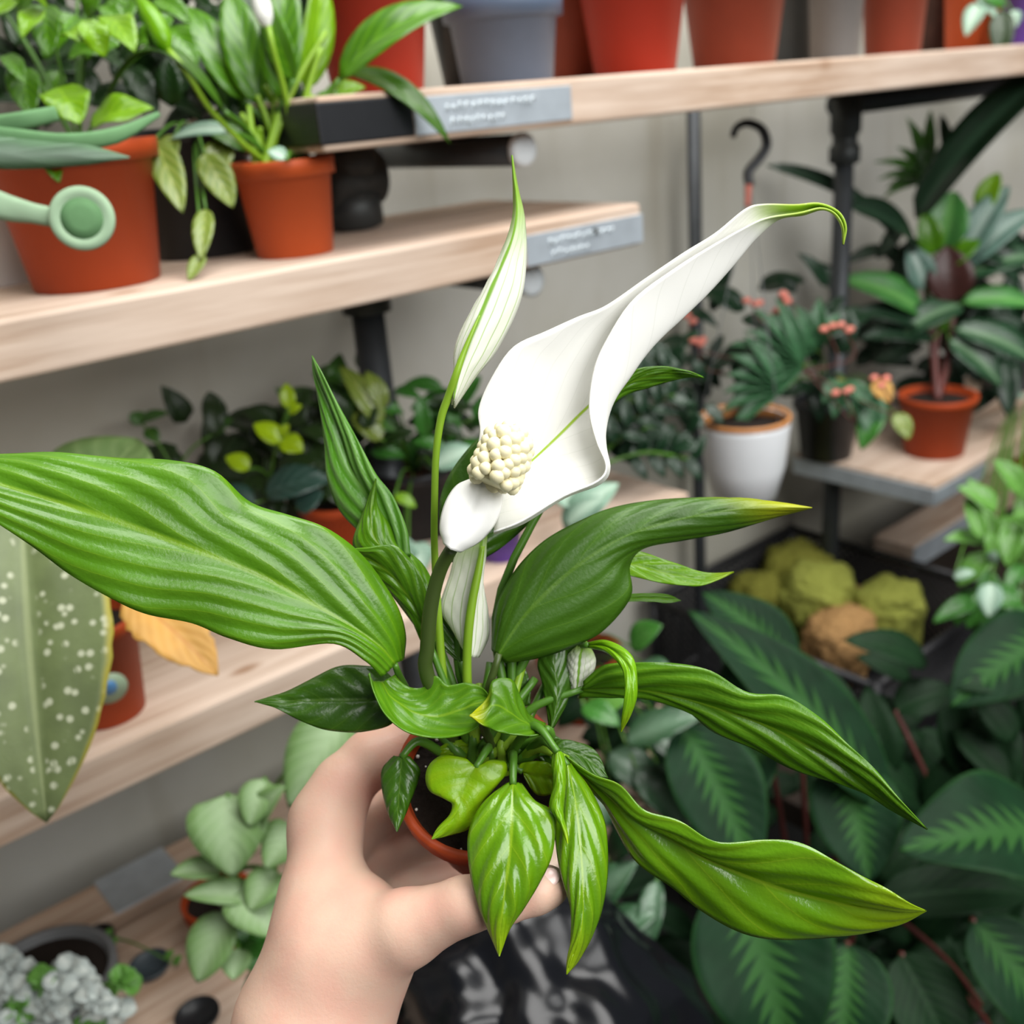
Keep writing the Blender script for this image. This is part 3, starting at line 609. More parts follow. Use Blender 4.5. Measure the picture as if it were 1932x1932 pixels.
for a in (0.4, 2.5, 4.6): tube('wire', [hk, c0+Vector((R0*math.cos(a), R0*math.sin(a), 0))], .0007, MT['mid_grey'], hp, 5, 2)
tube('tag', [P(1412, 350, 1.265), P(1410, 390, 1.265)], [.005, .0035], MT['pink'], hp, 6)
tube('nylon_line', [P(1420, 236, 1.27), Vector((P(1420, 236, 1.27).x, P(1420, 236, 1.27).y, ZT-.037))], .0003, MT['mid_grey'], hp, 5, 2)

# palmate plant on the right shelf, leaning left
b = pot_base(1560, 800, .90, ZR); k = DEP(b)/F
pm = thing('potted_plant', b, 'palm-leaved green plant with pink flowers above the hanging pot', 'potted plant')
pot(pm, b, 60*k, 46*k, 110*k, 'black_pot'); cr = b+Vector((0, 0, 100*k)); random.seed(9)
for hx, hy, hd, a0, a1, nl, L in ((1515, 690, 1.33, 2.2, 4.4, 8, 150), (1475, 735, 1.32, 2.3, 4.2, 6, 130), (1540, 660, 1.36, 2.6, 5.2, 7, 120), (1590, 720, 1.36, .9, 2.2, 4, 80)):
    st_ = tube('stem', [cr, (cr+P(hx, hy, hd))/2+Vector((0, 0, .03)), P(hx, hy, hd)], .002, MT['petiole'], pm)
    for i in range(nl):
        a = a0+(a1-a0)*i/(nl-1); l = L*random.uniform(.8, 1.15); gleaf(st_, (hx, hy, hd), (hx+l*math.cos(a), hy+l*math.sin(a)*.8, hd-.01), 36, 'palmate', shape='lance', bend=.15, cup=.4)
for x, y in ((1470, 585), (1490, 560), (1445, 600), (1590, 615), (1560, 622), (1470, 620), (1300, 600), (1320, 640), (1660, 720), (1590, 735), (1420, 575)):
    st_ = tube('flower_stem', [P(x, y, 1.33), P(x+20, y+60, 1.34), P(1520, 700, 1.35)], .0011, MT['redstem'], pm, 5)
    v, f = join([blob_data(P(x+random.uniform(-14, 14), y+random.uniform(-9, 9), 1.33), .006, (1.5, 1, .8)) for _ in range(3)]); mesh('blossom', v, f, MT['pink'], st_)
gfoliage(pm, rspecs(45, 1290, 1600, 540, 760, 1.38, 1.5, 50, 100, .45), 'zz')
for bb, e, ww, mt in (((1640, 730), (1600, 790), 40, 'palmate'), ((1640, 740), (1645, 830), 55, 'palmate'), ((1660, 760), (1625, 850), 50, 'fern'), ((1690, 780), (1715, 830), 36, 'drab'), ((1600, 720), (1580, 745), 40, 'orange_leaf'), ((1650, 720), (1680, 760), 40, 'orange_leaf')): gleaf(pm, (*bb, 1.37), (*e, 1.36), ww, mt, stem=cr)

# red-stemmed plant on the right shelf
b = pot_base(1760, 868, .775, ZR); k = DEP(b)/F; rd = DEP(b)
rub = thing('potted_plant', b, 'red-stemmed striped-leaf plant in a terracotta pot on the right shelf', 'potted plant')
pot(rub, b, 67*k, 53*k, 112*k, 'terra', rim=.012); cr = b+Vector((0, 0, 100*k))
for x, y, m_ in ((1785, 560, 1765), (1800, 470, 1790), (1740, 480, 1760), (1815, 420, 1790)): tube('stem', [cr, P(m_, 660, rd), P(x, y, rd)], [.006, .006, .004], MT['redstem'], rub)
for bb, e, ww, mt, kw in (((1812, 575), (1690, 642), 66, 'rubber', {}), ((1740, 590), (1578, 528), 72, 'rubber_green', {}), ((1745, 545), (1712, 462), 56, 'rubber_silver', {}), ((1795, 570), (1785, 462), 84, 'maroon', {}), ((1810, 500), (1905, 350), 64, 'rubber_silver', {}), ((1815, 505), (1960, 395), 64, 'rubber_silver', {}), ((1815, 520), (1975, 485), 70, 'rubber', {}), ((1815, 570), (1960, 580), 56, 'rubber_green', {}), ((1800, 620), (1960, 690), 66, 'rubber', {}), ((1775, 470), (1800, 360), 84, 'rubber_green', {}), ((1850, 400), (1885, 325), 44, 'bush_lit', {}),
        ((1790, 640), (1890, 730), 60, 'rubber', {}), ((1750, 620), (1600, 590), 56, 'blade', {}), ((1760, 480), (1740, 400), 50, 'bush', {}), ((1760, 640), (1620, 640), 56, 'blade', {}), ((1830, 470), (1940, 520), 56, 'blade', {}), ((1780, 500), (1850, 440), 70, 'bush', {})):
    gleaf(rub, (*bb, rd-.02), (*e, rd-.03), ww, mt, cup=.25, stem=P(1785, 620, rd), stem_r=.0018, **kw)
gfoliage(rub, rspecs(70, 1590, 1960, 430, 760, rd+.04, rd+.14, 60, 120, .45), 'blade')
for bb, e, ww in (((1975, 140), (1728, 412), 84), ((1445, 312), (1700, 470), 40), ((1600, 390), (1730, 480), 74)): gleaf(rub, (*bb, rd-.1), (*e, rd-.02), ww, 'blade', shape='strap' if ww > 80 else 'ovate', cup=.3)
gleaf(rub, (1790, 300, rd), (1775, 215, rd+.02), 22, 'blade')
for a, l in ((3.5, 110), (3.2, 95), (3.0, 80), (4.4, 130), (4.75, 140), (2.8, 90), (4.0, 90)): gleaf(rub, (1750, 345, rd+.02), (1750+l*math.cos(a), 345+l*math.sin(a), rd+.03), 24, 'ivy_mid', shape='lance', bend=.2, stem=P(1770, 520, rd+.02))
b = pot_base(1890, 800, .85, ZR); k = DEP(b)/F
dk = thing('potted_plant', b, 'dark pot with a pale rounded leaf at the right edge of the right shelf', 'potted plant'); pot(dk, b, 52*k, 42*k, 110*k, 'slate_pot')
gleaf(dk, (1925, 790, DEP(b)-.06), (1900, 725, DEP(b)-.06), 40, 'silver', stem=b+Vector((0, 0, .09)))
gfoliage(dk, rspecs(16, 1850, 1950, 640, 760, DEP(b), DEP(b)+.06, 40, 80, .5), 'ivy')

# ------------------------------------------------------------------ black mesh crate with moss
X0, X1, Y0, Y1, ZB, ZC = 1.085, 1.455, .612, 1.005, H-.912, H-.752
crt = thing('crate', ((X0+X1)/2, (Y0+Y1)/2, ZB), 'black plastic mesh crate of moss clumps under the right shelf', 'crate')
D = []
def bar(a, b2, r=.0026): D.append(tube_data([Vector(a), Vector(b2)], r, 4, 2))
for (ax, ay, bx, by) in ((X0, Y0, X1, Y0), (X0, Y1, X1, Y1), (X0, Y0, X0, Y1), (X1, Y0, X1, Y1)):
    L = math.hypot(bx-ax, by-ay); hz = ZC-ZB-.012; nn_ = int(L/.015)
    for i in range(-11, nn_+1):
        for sgn in (1, -1):
            s0, s1 = i*.015, i*.015+hz*sgn if sgn > 0 else i*.015-hz
            if sgn < 0: s0, s1 = (i+11)*.015, (i+11)*.015-hz
            z0, z1 = ZB+.006, ZB+.006+hz
            lo, hi = min(s0, s1), max(s0, s1)
            if hi <= 0 or lo >= L: continue
            def cl(s): return max(0, min(L, s))
            zz = lambda s: z0+(z1-z0)*(s-s0)/(s1-s0)
            u0, u1 = cl(s0), cl(s1); bar((ax+(bx-ax)*u0/L, ay+(by-ay)*u0/L, zz(u0)), (ax+(bx-ax)*u1/L, ay+(by-ay)*u1/L, zz(u1)))
v, f = join(D); mesh('mesh_wall', v, f, MT['crate'], crt)
for zz_ in (ZC-.006, ZB+.004):
    D = []
    for a, b2 in (((X0, Y0), (X1, Y0)), ((X1, Y0), (X1, Y1)), ((X1, Y1), (X0, Y1)), ((X0, Y1), (X0, Y0))): D.append(tube_data([Vector((*a, zz_)), Vector((*b2, zz_))], .0065, 8, 2))
    v, f = join(D); mesh('rim_band' if zz_ > ZB+.05 else 'base_band', v, f, MT['crate'], crt)
for x, y in ((X0, Y0), (X1, Y0), (X0, Y1), (X1, Y1)): tube('corner_post', [Vector((x, y, ZB)), Vector((x, y, ZC))], .008, MT['crate'], crt, 8, 2)
box('base', X0, X1, Y0, Y1, ZB, ZB+.004, MT['crate'], crt)
random.seed(31)
for px, py, zc, r, mt, lab in ((1455, 1062, .115, .066, 'moss_dark', 'dull olive moss clump at the back of the black crate'), (1545, 1115, .115, .062, 'moss', 'yellow-green moss clump in the middle of the black crate'), (1680, 1138, .11, .054, 'moss', 'bright yellow-green moss clump at the right of the black crate'), (1352, 1092, .105, .046, 'moss_dark', 'small olive moss clump at the left end of the black crate'), (1590, 1190, .08, .058, 'moss_brown', 'brownish moss clump in the near corner of the black crate'), (1740, 1095, .07, .055, 'moss_brown', 'dry brown moss clump behind the brightest one in the crate'), (1480, 1150, .04, .055, 'moss_dark', 'low olive moss clump behind the crate near side')):
    c = PZ(px, py, ZB+zc); c.x = min(max(c.x, X0+r+.005), X1-r-.005); c.y = min(max(c.y, Y0+r+.005), Y1-r-.005)
    vs, fs = blob_data((0, 0, 0), 1, (1, 1, 1), 5); out = []
    from mathutils import noise as mn
    for p_ in vs:
        g = 1+.22*mn.noise(p_*1.6+Vector((px, py, 0)))+.10*mn.noise(p_*7+Vector((py, 0, 1)))+.05*mn.noise(p_*20)
        out.append(Vector((c.x+p_.x*r*g, c.y+p_.y*r*g, max(ZB+.005, c.z+p_.z*r*g*(.75 if p_.z > 0 else 2)))))
    tag(mesh('moss_clump', out, fs, MT[mt]), lab, 'moss', 'moss clumps in the crate')

# plant at the right edge
b = pot_base(1905, 1010, .86, pr.z); k = DEP(b)/F
re = thing('potted_plant', b, 'light green leafy plant at the right edge beside the crate', 'potted plant'); pot(re, b, 60*k, 48*k, 100*k, 'terra')
cr = b+Vector((0, 0, 90*k)); random.seed(41)
for s in rspecs(18, 1840, 1950, 930, 1060, 1.36, 1.46, 50, 90, .5): gleaf(re, *s, 'light_herb', cup=.3, stem=cr if random.random() < .4 else None)
for s in rspecs(16, 1840, 1950, 1060, 1160, 1.34, 1.42, 60, 100, .5, 1.2, 3.2): gleaf(re, *s, 'fern', cup=.3, stem=cr if random.random() < .4 else None)
for bb, e, ww in (((1870, 1100), (1865, 1165), 46), ((1800, 1090), (1840, 1080), 24), ((1870, 1060), (1880, 1040), 24)): gleaf(re, (*bb, 1.33), (*e, 1.32), ww, 'silver', stem=cr)

# ------------------------------------------------------------------ zebra-leaved plants at lower right
def floorpot(px, py, d, r, h, mat, label):
    q = P(px, py, d); b = Vector((q.x, q.y, 0)); t = thing('potted_plant', b, label, 'potted plant'); pot(t, b, r, r*.8, h, mat); return t, b+Vector((0, 0, h*.86))
za, ca = floorpot(1560, 1700, 1.02, .12, .3, 'black_pot', 'dark zebra-leaved plant with big feathered leaves, left of the two at lower right')
zb, cb = floorpot(2010, 1700, 1.04, .11, .3, 'black_pot', 'dark zebra-leaved plant at the lower right corner')
for bb, e, ww in (((1670, 1510, .98), (1298, 1152, 1.02), 150), ((1500, 1260, 1.06), (1325, 1118, 1.1), 110), ((1290, 1370, .98), (1425, 1650, .93), 170), ((1590, 1440, 1.0), (1640, 1665, .95), 165), ((1395, 1650, .90), (1490, 2010, .86), 265), ((1600, 1780, .93), (1585, 2030, .88), 170), ((1450, 1400, 1.02), (1330, 1560, 1.0), 120)):
    gleaf(za, bb, e, ww, 'calathea', n=22, m=12, wave=.08, bend=.12, stem=ca, pet='redstem', stem_r=.003)
for bb, e, ww, mt in (((2010, 1572, .95), (1695, 1605, .92), 225, 'calathea'), ((1700, 1800, .95), (1800, 2010, .92), 150, 'calathea_plain'), ((1835, 1735, .92), (2020, 1990, .9), 170, 'calathea'), ((2010, 1190, 1.08), (1792, 1335, 1.05), 165, 'calathea'), ((1690, 1340, 1.12), (1800, 1300, 1.12), 80, 'calathea_plain'), ((1660, 1700, 1.0), (1950, 1690, 1.0), 110, 'calathea_plain'), ((1780, 1400, 1.12), (1930, 1470, 1.1), 90, 'calathea_plain')):
    gleaf(zb, bb, e, ww, mt, n=22, m=12, wave=.1, bend=.12, stem=cb, pet='redstem', stem_r=.003)
random.seed(51)
gfoliage(za, rspecs(60, 1250, 1700, 1350, 1950, 1.08, 1.25, 110, 190, .45), 'calathea_plain')
gfoliage(zb, rspecs(60, 1650, 1960, 1250, 1950, 1.05, 1.25, 110, 190, .45), 'calathea_plain')
t, c_ = floorpot(1880, 1560, 1.3, .10, .44, 'terra_bright', 'orange pot standing low behind the zebra-leaved plants')
t, c_ = floorpot(1760, 1480, 1.25, .06, .4, plain('deep_blue_plastic', (.02, .06, .2), .4), 'blue pot in the gap between zebra leaves') if False else (None, None)

# silvery plants on the end of the lowest board, behind the held plant
b = pot_base(1235, 1400, .80, Z4); k = DEP(b)/F
sv = thing('potted_plant', Vector((.73, .80, Z4)), 'silvery leaved plant on the lowest board, right of the held pot', 'potted plant')
b = Vector((.73, .80, Z4)); pot(sv, b, .05, .04, .08, 'terra'); cr = b+Vector((0, 0, .07)); random.seed(61)
for bb, e, ww, mt in (((1120, 1345), (1200, 1310), 50, 'light_herb'), ((1180, 1400), (1330, 1350), 70, 'sheen'), ((1150, 1420), (1250, 1500), 80, 'sheen'), ((1230, 1380), (1320, 1460), 70, 'sheen'), ((1100, 1330), (1170, 1370), 50, 'fern'), ((1200, 1450), (1290, 1560), 70, 'sheen'), ((1260, 1330), (1330, 1300), 60, 'calathea_plain'), ((1150, 1480), (1130, 1570), 60, 'sheen'), ((1190, 1220), (1250, 1180), 60, 'fern'), ((1210, 1250), (1270, 1300), 60, 'sheen'), ((1240, 1440), (1330, 1520), 60, 'calathea_plain'), ((1300, 1430), (1290, 1380), 30, 'light_herb')):
    dd = random.uniform(.98, 1.05); gleaf(sv, (*bb, dd), (*e, dd-.02), ww, mt, stem=cr)
gfoliage(sv, rspecs(40, 1090, 1330, 1280, 1560, 1.06, 1.14, 50, 100, .5), 'calathea_plain')
b = Vector((.61, .63, 0))
sl = thing('potted_plant', b, 'broad-leaved green plant in a black pot, below the hanging front leaves', 'potted plant'); pot(sl, b, .07, .055, .40, 'black_pot'); cr = b+Vector((0, 0, .36))
for bb, e, ww, mt in (((1120, 1720), (1205, 1625), 75, 'sheen'), ((1120, 1790), (1250, 1720), 80, 'sheen'), ((1240, 1660), (1215, 1810), 50, 'sheen'), ((1100, 1820), (1200, 1830), 60, 'calathea_plain'), ((1100, 1790), (1120, 1990), 66, 'calathea_plain'), ((1150, 1620), (1240, 1560), 60, 'calathea_plain')):
    gleaf(sl, (*bb, .92), (*e, .90), ww, mt, stem=cr, stem_r=.002, bend=.2)

# black plastic sack beside the hand
q = P(990, 1960, .83); sk = []; seg = 130; rg = 110; hgt = q.z+.11
for i in range(rg+1):
    tt = math.sin(.5*math.pi*i/rg); r = .175*math.sqrt(max(0, 1-tt**7))+.0004
    for k_ in range(seg):
        a = 2*math.pi*k_/seg; pz_ = Vector((r*math.cos(a), r*math.sin(a), hgt*tt)); fo = Vector((pz_.x*15, pz_.y*15, pz_.z*5))
        g = .03*mn.noise(pz_*6)+.030*abs(mn.noise(fo+Vector((3, 1, 0))))+.010*mn.noise(fo*2.6); dn = Vector((math.cos(a)*min(1, r*6), math.sin(a)*min(1, r*6), max(.1, 1-r*6))).normalized()
        sk.append(Vector((q.x, q.y, 0))+pz_+dn*(g if tt > .02 else 0))
fs = [(i*seg+k_, i*seg+(k_+1) % seg, (i+1)*seg+(k_+1) % seg, (i+1)*seg+k_) for i in range(rg) for k_ in range(seg)]+[tuple(range(seg-1, -1, -1))]
tag(mesh('plastic_sack', sk, fs, MT['sack']), 'glossy black plastic sack standing on the floor beside the hand', 'sack')

# ------------------------------------------------------------------ lowest board, bottom left
b = pot_base(455, 1875, .765, Z4); k = DEP(b)/F
sy = thing('potted_plant', b, 'pale green arrowhead-leaved plant in a terracotta pot behind the wrist', 'potted plant'); pot(sy, b, 64*k, 50*k, 110*k, 'terra'); cr = b+Vector((0, 0, 95*k))
for bb, e, ww in (((520, 1540, .80), (420, 1665, .78), 0), ):
    pass
for bb, e, ww, kw in (((430, 1500), (440, 1655), 150, dict(shape='heart', bend=.15)), ((650, 1360), (545, 1525), 130, dict(shape='heart')), ((500, 1470), (470, 1560), 70, {}), ((420, 1640), (320, 1650), 50, {}), ((480, 1690), (345, 1690), 56, {}), ((470, 1670), (520, 1770), 130, dict(shape='heart')), ((430, 1720), (372, 1855), 92, {}), ((450, 1790), (440, 1850), 60, {}), ((560, 1560), (500, 1640), 90, dict(shape='heart')), ((480, 1560), (540, 1480), 60, {}), ((520, 1640), (470, 1720), 70, {})):
    gleaf(sy, (*bb, .79), (*e, .775), ww, 'syng', stem=cr, stem_r=.0022, cup=.2, **kw)
for s in rspecs(12, 430, 520, 1760, 1850, .80, .83, 50, 80, .6): gleaf(sy, *s, 'fern')
b = PZ(85, 1880, Z4); b.y = min(b.y, .80); k = DEP(b)/F
su = thing('potted_plant', b, 'grey-white succulent in a dark grey pot at the bottom left corner', 'potted plant'); pot(su, b, 125*k, 105*k, 90*k, 'mid_grey', fill=.8); random.seed(71)
for i in range(34):
    px = random.gauss(110, 75); py = random.gauss(1885, 48); d = DEP(b)-.035-random.random()*.03
    if px > 235 or py < 1795: continue
    ro = tube('stem', [b+Vector((0, 0, 60*k)), P(px, py+6, d+.006)], .0015, MT['petiole'], su, 5, 3); a0 = random.random()*6
    for j in range(7):
        a = a0+j*2.4; l = 24+3*j; gleaf(ro, (px, py, d-.001*j), (px+l*math.cos(a), py+l*math.sin(a)*.8, d-.008+.001*j), l*.95, 'succ_leaf' if i % 7 else 'light_herb', shape='round', cup=.5, n=6, m=4)
for px, py, r, lab in ((285, 1830, 38, 'dark grey saucer on the lowest board beside the succulent'), (375, 1925, 42, 'black saucer at the bottom edge on the lowest board')):
    b = PZ(px, py, Z4); k = DEP(b)/F
    t = thing('saucer', b, lab, 'saucer'); lathe('dish', [(r*k*.8, 0), (r*k, .006), (r*k, .008), (r*k*.9, .007), (r*k*.75, .003)], b, MT['slate_pot' if r == 38 else 'black_pot'], t)
b = PZ(190, 1790, Z4); b.y = min(b.y, .84)
tn = thing('potted_plant', b, 'tiny sprig of yellow-green leaves between succulent and arrowhead plant', 'potted plant'); pot(tn, b, .014, .011, .02, 'black_pot')
for px, py in ((185, 1765), (205, 1760), (170, 1790), (320, 1800), (215, 1775), (335, 1810)): gleaf(tn, (px-6, py+10, DEP(b)-.03), (px+8, py-8, DEP(b)-.03), 16, 'light_herb', stem=b+Vector((0, 0, .018)), stem_r=.0007)

# ------------------------------------------------------------------ the held peace lily
nax = RW @ Vector((-.06, .60, .80)); nax.normalize()
rimc = P(905, 1460, .398); rr = .0318; ph_ = .058
base = rimc - nax*ph_
pl = thing('potted_peace_lily', base, 'white-flowered peace lily in a small terracotta pot held by the hand', 'potted plant')
pot(pl, base, rr, .0238, ph_, 'terra', axis=nax, rim=.010, fill=.9)
soil_c = base + nax*(ph_*.92)
D = []
x_, y_, z_ = frame_axis(nax); random.seed(3)
for i in range(26):
    a = random.uniform(0, 6.28); r = rr*.9*math.sqrt(random.random()); D.append(blob_data(soil_c+x_*(r*math.cos(a))+y_*(r*math.sin(a)), random.uniform(.0004, .0011)))
v, f = join(D); mesh('perlite', v, f, MT['perlite'], pl)
def CR(dx=0, dy=0): return P(915+dx, 1440+dy, .398)
def S(rows, d0, d1, e=(0, 0), dm=0):
    """rows of (Lx,Ly,Mx,My,Rx,Ry) (tip: (x,y)); depth runs d0 to d1 with a mid sag dm, edges offset by e"""
    out = []; n_ = len(rows)-1
    for i, r in enumerate(rows):
        t = i/n_; d = d0+(d1-d0)*t+dm*4*t*(1-t)
        if len(r) == 2: out.append([(r[0], r[1], d)])
        else: out.append([(r[0], r[1], d+e[0]), (r[2], r[3], d), (r[4], r[5], d+e[1])])
    return out
def lily_leaf(rows, mat, d0, d1, e=(0, 0), dm=0, stem=(0, 0), sr=.0016, pet='petiole', sw=None, **kw):
    o = rails('leaf', S(rows, d0, d1, e, dm), MT[mat], pl, **kw)
    if stem is not None:
        b0 = P(rows[0][2], rows[0][3], d0); c0 = CR(*stem); t0 = P(rows[1][2], rows[1][3], d0)
        mid = b0+(b0-t0).normalized()*(b0-c0).length*.45
        tube('petiole', [c0-nax*.004, c0+(mid-c0)*.6, b0+(t0-b0)*.08], [sr*1.3, sr*1.1, sr*.8], MT[pet], o, 8)
    return o
# large leaf reaching out to the left
lily_leaf([(762,1242,745,1252,718,1276),(762,1192,715,1218,686,1246),(742,1130,660,1180,628,1213),(690,1053,580,1133,518,1225),(620,1000,500,1090,430,1203),(545,972,420,1056,362,1176),(470,945,340,1026,275,1158),(405,890,254,995,203,1125),(320,869,180,970,130,1083),(230,862,100,945,60,1030),(130,857,20,920,-10,985),(20,858,-70,893,-90,935),(-200,850)],
    'lily', .385, .350, e=(.010, -.004), dm=-.006, stem=None, bulge=.0018, pleat=.0005, n=80, m=14, nv=5, slant=.75, wave=.0012, wf=4)
tube('petiole', [P(745, 1254, .3855), P(758, 1285, .395), P(790, 1340, .402), CR(-40, -10)], [.0012, .0016, .002, .0022], MT['petiole'], pl)
# broad dark leaf to the right
lily_leaf([(928,1225,940,1236,955,1250),(930,1190,962,1200,1017,1241),(937,1143,990,1160,1080,1220),(955,1103,1030,1118,1140,1188),(985,1060,1075,1078,1190,1125),(1030,1018,1125,1043,1188,1068),(1090,985,1185,1010,1215,1034),(1160,957,1250,988,1290,1019),(1260,942,1330,970,1370,1004),(1370,940,1420,958,1450,980),(1450,948,1480,957,1500,966),(1532,958)],
    'lily_dark', .385, .395, e=(.006, .008), dm=-.004, stem=(20, -30), bulge=.002, pleat=.0005, n=70, m=12, nv=6, slant=.5, pet='stem_dark')
# lower right glossy leaf
lily_leaf([(1067,1425,1068,1430,1070,1436),(1120,1457,1110,1468,1100,1472),(1170,1480,1150,1505,1136,1515),(1216,1533,1190,1540,1160,1565),(1285,1551,1250,1575,1200,1620),(1352,1582,1320,1613,1260,1668),(1440,1587,1400,1650,1320,1720),(1515,1594,1480,1678,1400,1757),(1585,1625,1560,1700,1500,1771),(1650,1666,1630,1712,1600,1771),(1699,1699,1695,1717,1685,1748),(1748,1718)],
    'lily_bright', .388, .350, e=(-.006, .006), stem=(70, -15), bulge=.0022, pleat=.0006, n=70, m=12, nv=5, slant=.5, wave=.0015, wf=3, sr=.0019, pet='petiole_bright')
# upper right leaf
lily_leaf([(1100,1285,1095,1300,1090,1315),(1140,1255,1140,1300,1140,1309),(1195,1250,1190,1303,1190,1309),(1268,1251,1240,1307,1235,1316),(1340,1265,1310,1325,1295,1340),(1410,1306,1380,1345,1345,1380),(1480,1313,1450,1372,1420,1412),(1545,1352,1520,1405,1490,1449),(1600,1404,1580,1440,1560,1472),(1650,1450,1640,1482,1630,1492),(1700,1510,1695,1520,1690,1528),(1750,1565)],
    'lily', .398, .365, e=(-.004, .006), stem=(50, -40), bulge=.0018, pleat=.0006, n=64, m=12, nv=5, slant=.5)
# curled lime strap
lily_leaf([(1108,1213,1111,1217,1112,1222),(1140,1208,1142,1219,1140,1229),(1172,1220,1168,1236,1160,1243),(1195,1243,1186,1260,1176,1267),(1202,1285,1190,1290,1179,1293),(1200,1320,1188,1325,1177,1327),(1188,1350,1182,1352,1173,1355),(1172,1380)],
    'lily_lime', .392, .376, e=(.002, 0), dm=-.012, stem=None, bulge=.0006, pleat=0, n=40)
tube('petiole', [P(1111, 1217, .392), P(1078, 1224, .402), P(1030, 1290, .405), CR(50, -10)], [.0012, .0013, .0015, .0018], MT['petiole'], pl)
# two front leaves hanging over the rim
lily_leaf([(955,1480,968,1478,985,1480),(919,1507,967,1505,1008,1510),(895,1540,966,1540,1042,1531),(883,1580,964,1580,1047,1570),(884,1625,960,1625,1040,1618),(893,1675,954,1668,1014,1672),(906,1718,949,1712,988,1714),(922,1757,944,1752,962,1752),(942,1804)],
    'lily_bright', .374, .352, e=(.004, .004), dm=-.006, stem=(50, -10), bulge=.0016, pleat=.0006, n=56, m=12, nv=4, slant=.6)
lily_leaf([(1062,1445,1070,1440,1078,1445),(1052,1500,1082,1490,1112,1487),(1046,1545,1090,1545,1139,1545),(1050,1605,1096,1605,1146,1600),(1060,1655,1099,1660,1145,1660),(1076,1712,1100,1715,1134,1722),(1078,1765,1094,1768,1112,1776),(1072,1808,1080,1808,1091,1812),(1069,1838)],
    'lily_bright', .378, .356, e=(.003, .007), dm=-.006, stem=(70, -20), bulge=.0012, pleat=.0005, n=56, m=12, nv=4, slant=.6)
# small yellowing bitten leaf
lily_leaf([(872,1429,898,1447,930,1433),(838,1424,888,1462,953,1438),(812,1440,880,1478,956,1458),(803,1467,874,1492,942,1476),(813,1494,868,1504,922,1500),(851,1512,868,1520,903,1530),(849,1537,857,1543,888,1561),(826,1562,835,1566,850,1575),(815,1583)],
    'lily_yellow', .378, .370, e=(.002, .003), stem=(0, -25), bulge=.001, pleat=.0003, n=40, nv=4)
# small dull leaf beside the index finger
lily_leaf([(741,1429,757,1427,774,1429),(722,1450,756,1452,792,1452),(720,1478,754,1480,788,1475),(725,1508,752,1508,777,1505),(735,1540,750,1540,764,1538),(749,1569)], 'lily_shade', .388, .380, e=(.003, .002), stem=(-80, -25), bulge=.001, n=36, nv=4)
# dark leaf to the left
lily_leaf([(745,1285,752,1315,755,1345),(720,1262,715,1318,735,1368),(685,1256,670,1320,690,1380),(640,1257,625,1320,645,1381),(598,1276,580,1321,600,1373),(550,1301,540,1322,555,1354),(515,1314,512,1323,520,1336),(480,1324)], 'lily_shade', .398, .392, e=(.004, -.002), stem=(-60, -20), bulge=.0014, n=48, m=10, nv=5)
# cupped leaf
lily_leaf([(745,1272,720,1285,697,1270),(757,1287,738,1312,705,1305),(775,1297,768,1335,727,1348),(800,1296,805,1350,762,1378),(822,1275,840,1348,805,1391),(845,1292,868,1338,850,1391),(880,1288,893,1328,885,1381),(908,1296,910,1322,908,1362),(927,1318)], 'lily', .384, .378, e=(.006, -.010), stem=None, bulge=-.002, pleat=.0004, n=48, m=10, nv=5)
lily_leaf([(1030,1365,1033,1374,1030,1384),(1000,1350,1005,1368,1005,1388),(982,1315,975,1352,975,1387),(965,1282,950,1335,945,1382),(930,1284,930,1330,925,1374),(918,1318,912,1342,908,1366),(886,1350)], 'lily_tip', .382, .368, e=(.008, -.006), stem=(60, -40), bulge=-.001, n=44, m=10, nv=5)
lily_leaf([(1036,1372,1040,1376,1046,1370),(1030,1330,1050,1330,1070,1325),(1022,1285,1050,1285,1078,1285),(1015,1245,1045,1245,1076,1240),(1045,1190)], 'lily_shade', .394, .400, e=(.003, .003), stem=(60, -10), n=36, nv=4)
# leaves standing at the back
lily_leaf([(720,1045,755,1045,775,1050),(680,1005,725,985,768,1000),(640,962,690,930,742,937),(618,905,660,875,708,892),(612,835,640,812,675,830),(603,765,618,752,640,766),(594,710,600,705,608,704),(589,671)], 'lily_stripe', .402, .410, e=(.003, -.004), stem=(-40, -60), bulge=.0016, pleat=.0005, n=56, m=10, nv=3, slant=.9)
lily_leaf([(790,1190,810,1200,825,1190),(745,1130,790,1130,822,1120),(690,1060,750,1065,800,1068),(666,1028,710,1020,757,1028),(678,985,700,985,735,988),(692,948,702,948,712,952),(709,903)], 'lily_dark', .395, .398, e=(.003, .004), stem=(-30, -60), bulge=.0012, n=44, m=8, nv=5) if False else lily_leaf([(790,1190,810,1200,825,1190),(745,1130,790,1130,822,1120),(690,1060,750,1065,800,1068),(666,1028,710,1020,757,1028),(678,985,700,985,735,988),(692,948,702,948,712,952),(709,903)], 'lily', .396, .398, e=(.003, .004), stem=(-30, -60), bulge=.0012, n=44, m=8, nv=5)
lily_leaf([(822,1210,812,1220,800,1220),(818,1150,790,1160,770,1155),(800,1090,755,1105,735,1115),(770,1050,720,1070,700,1082),(740,1028,685,1052,670,1060),(690,1033,660,1044,655,1048),(637,1038)], 'lily', .388, .386, e=(-.002, .004), stem=(-30, -40), bulge=.0012, n=44, m=8, nv=5)
lily_leaf([(850,1060,875,1065,905,1058),(830,985,890,1010,950,1030),(832,935,910,950,1000,985),(855,884,935,890,1015,955),(905,825,960,835,1010,870),(985,770)], 'lily_shade', .402, .410, e=(.002, .004), stem=(-20, -100), bulge=.0012, n=44, m=8, nv=5)
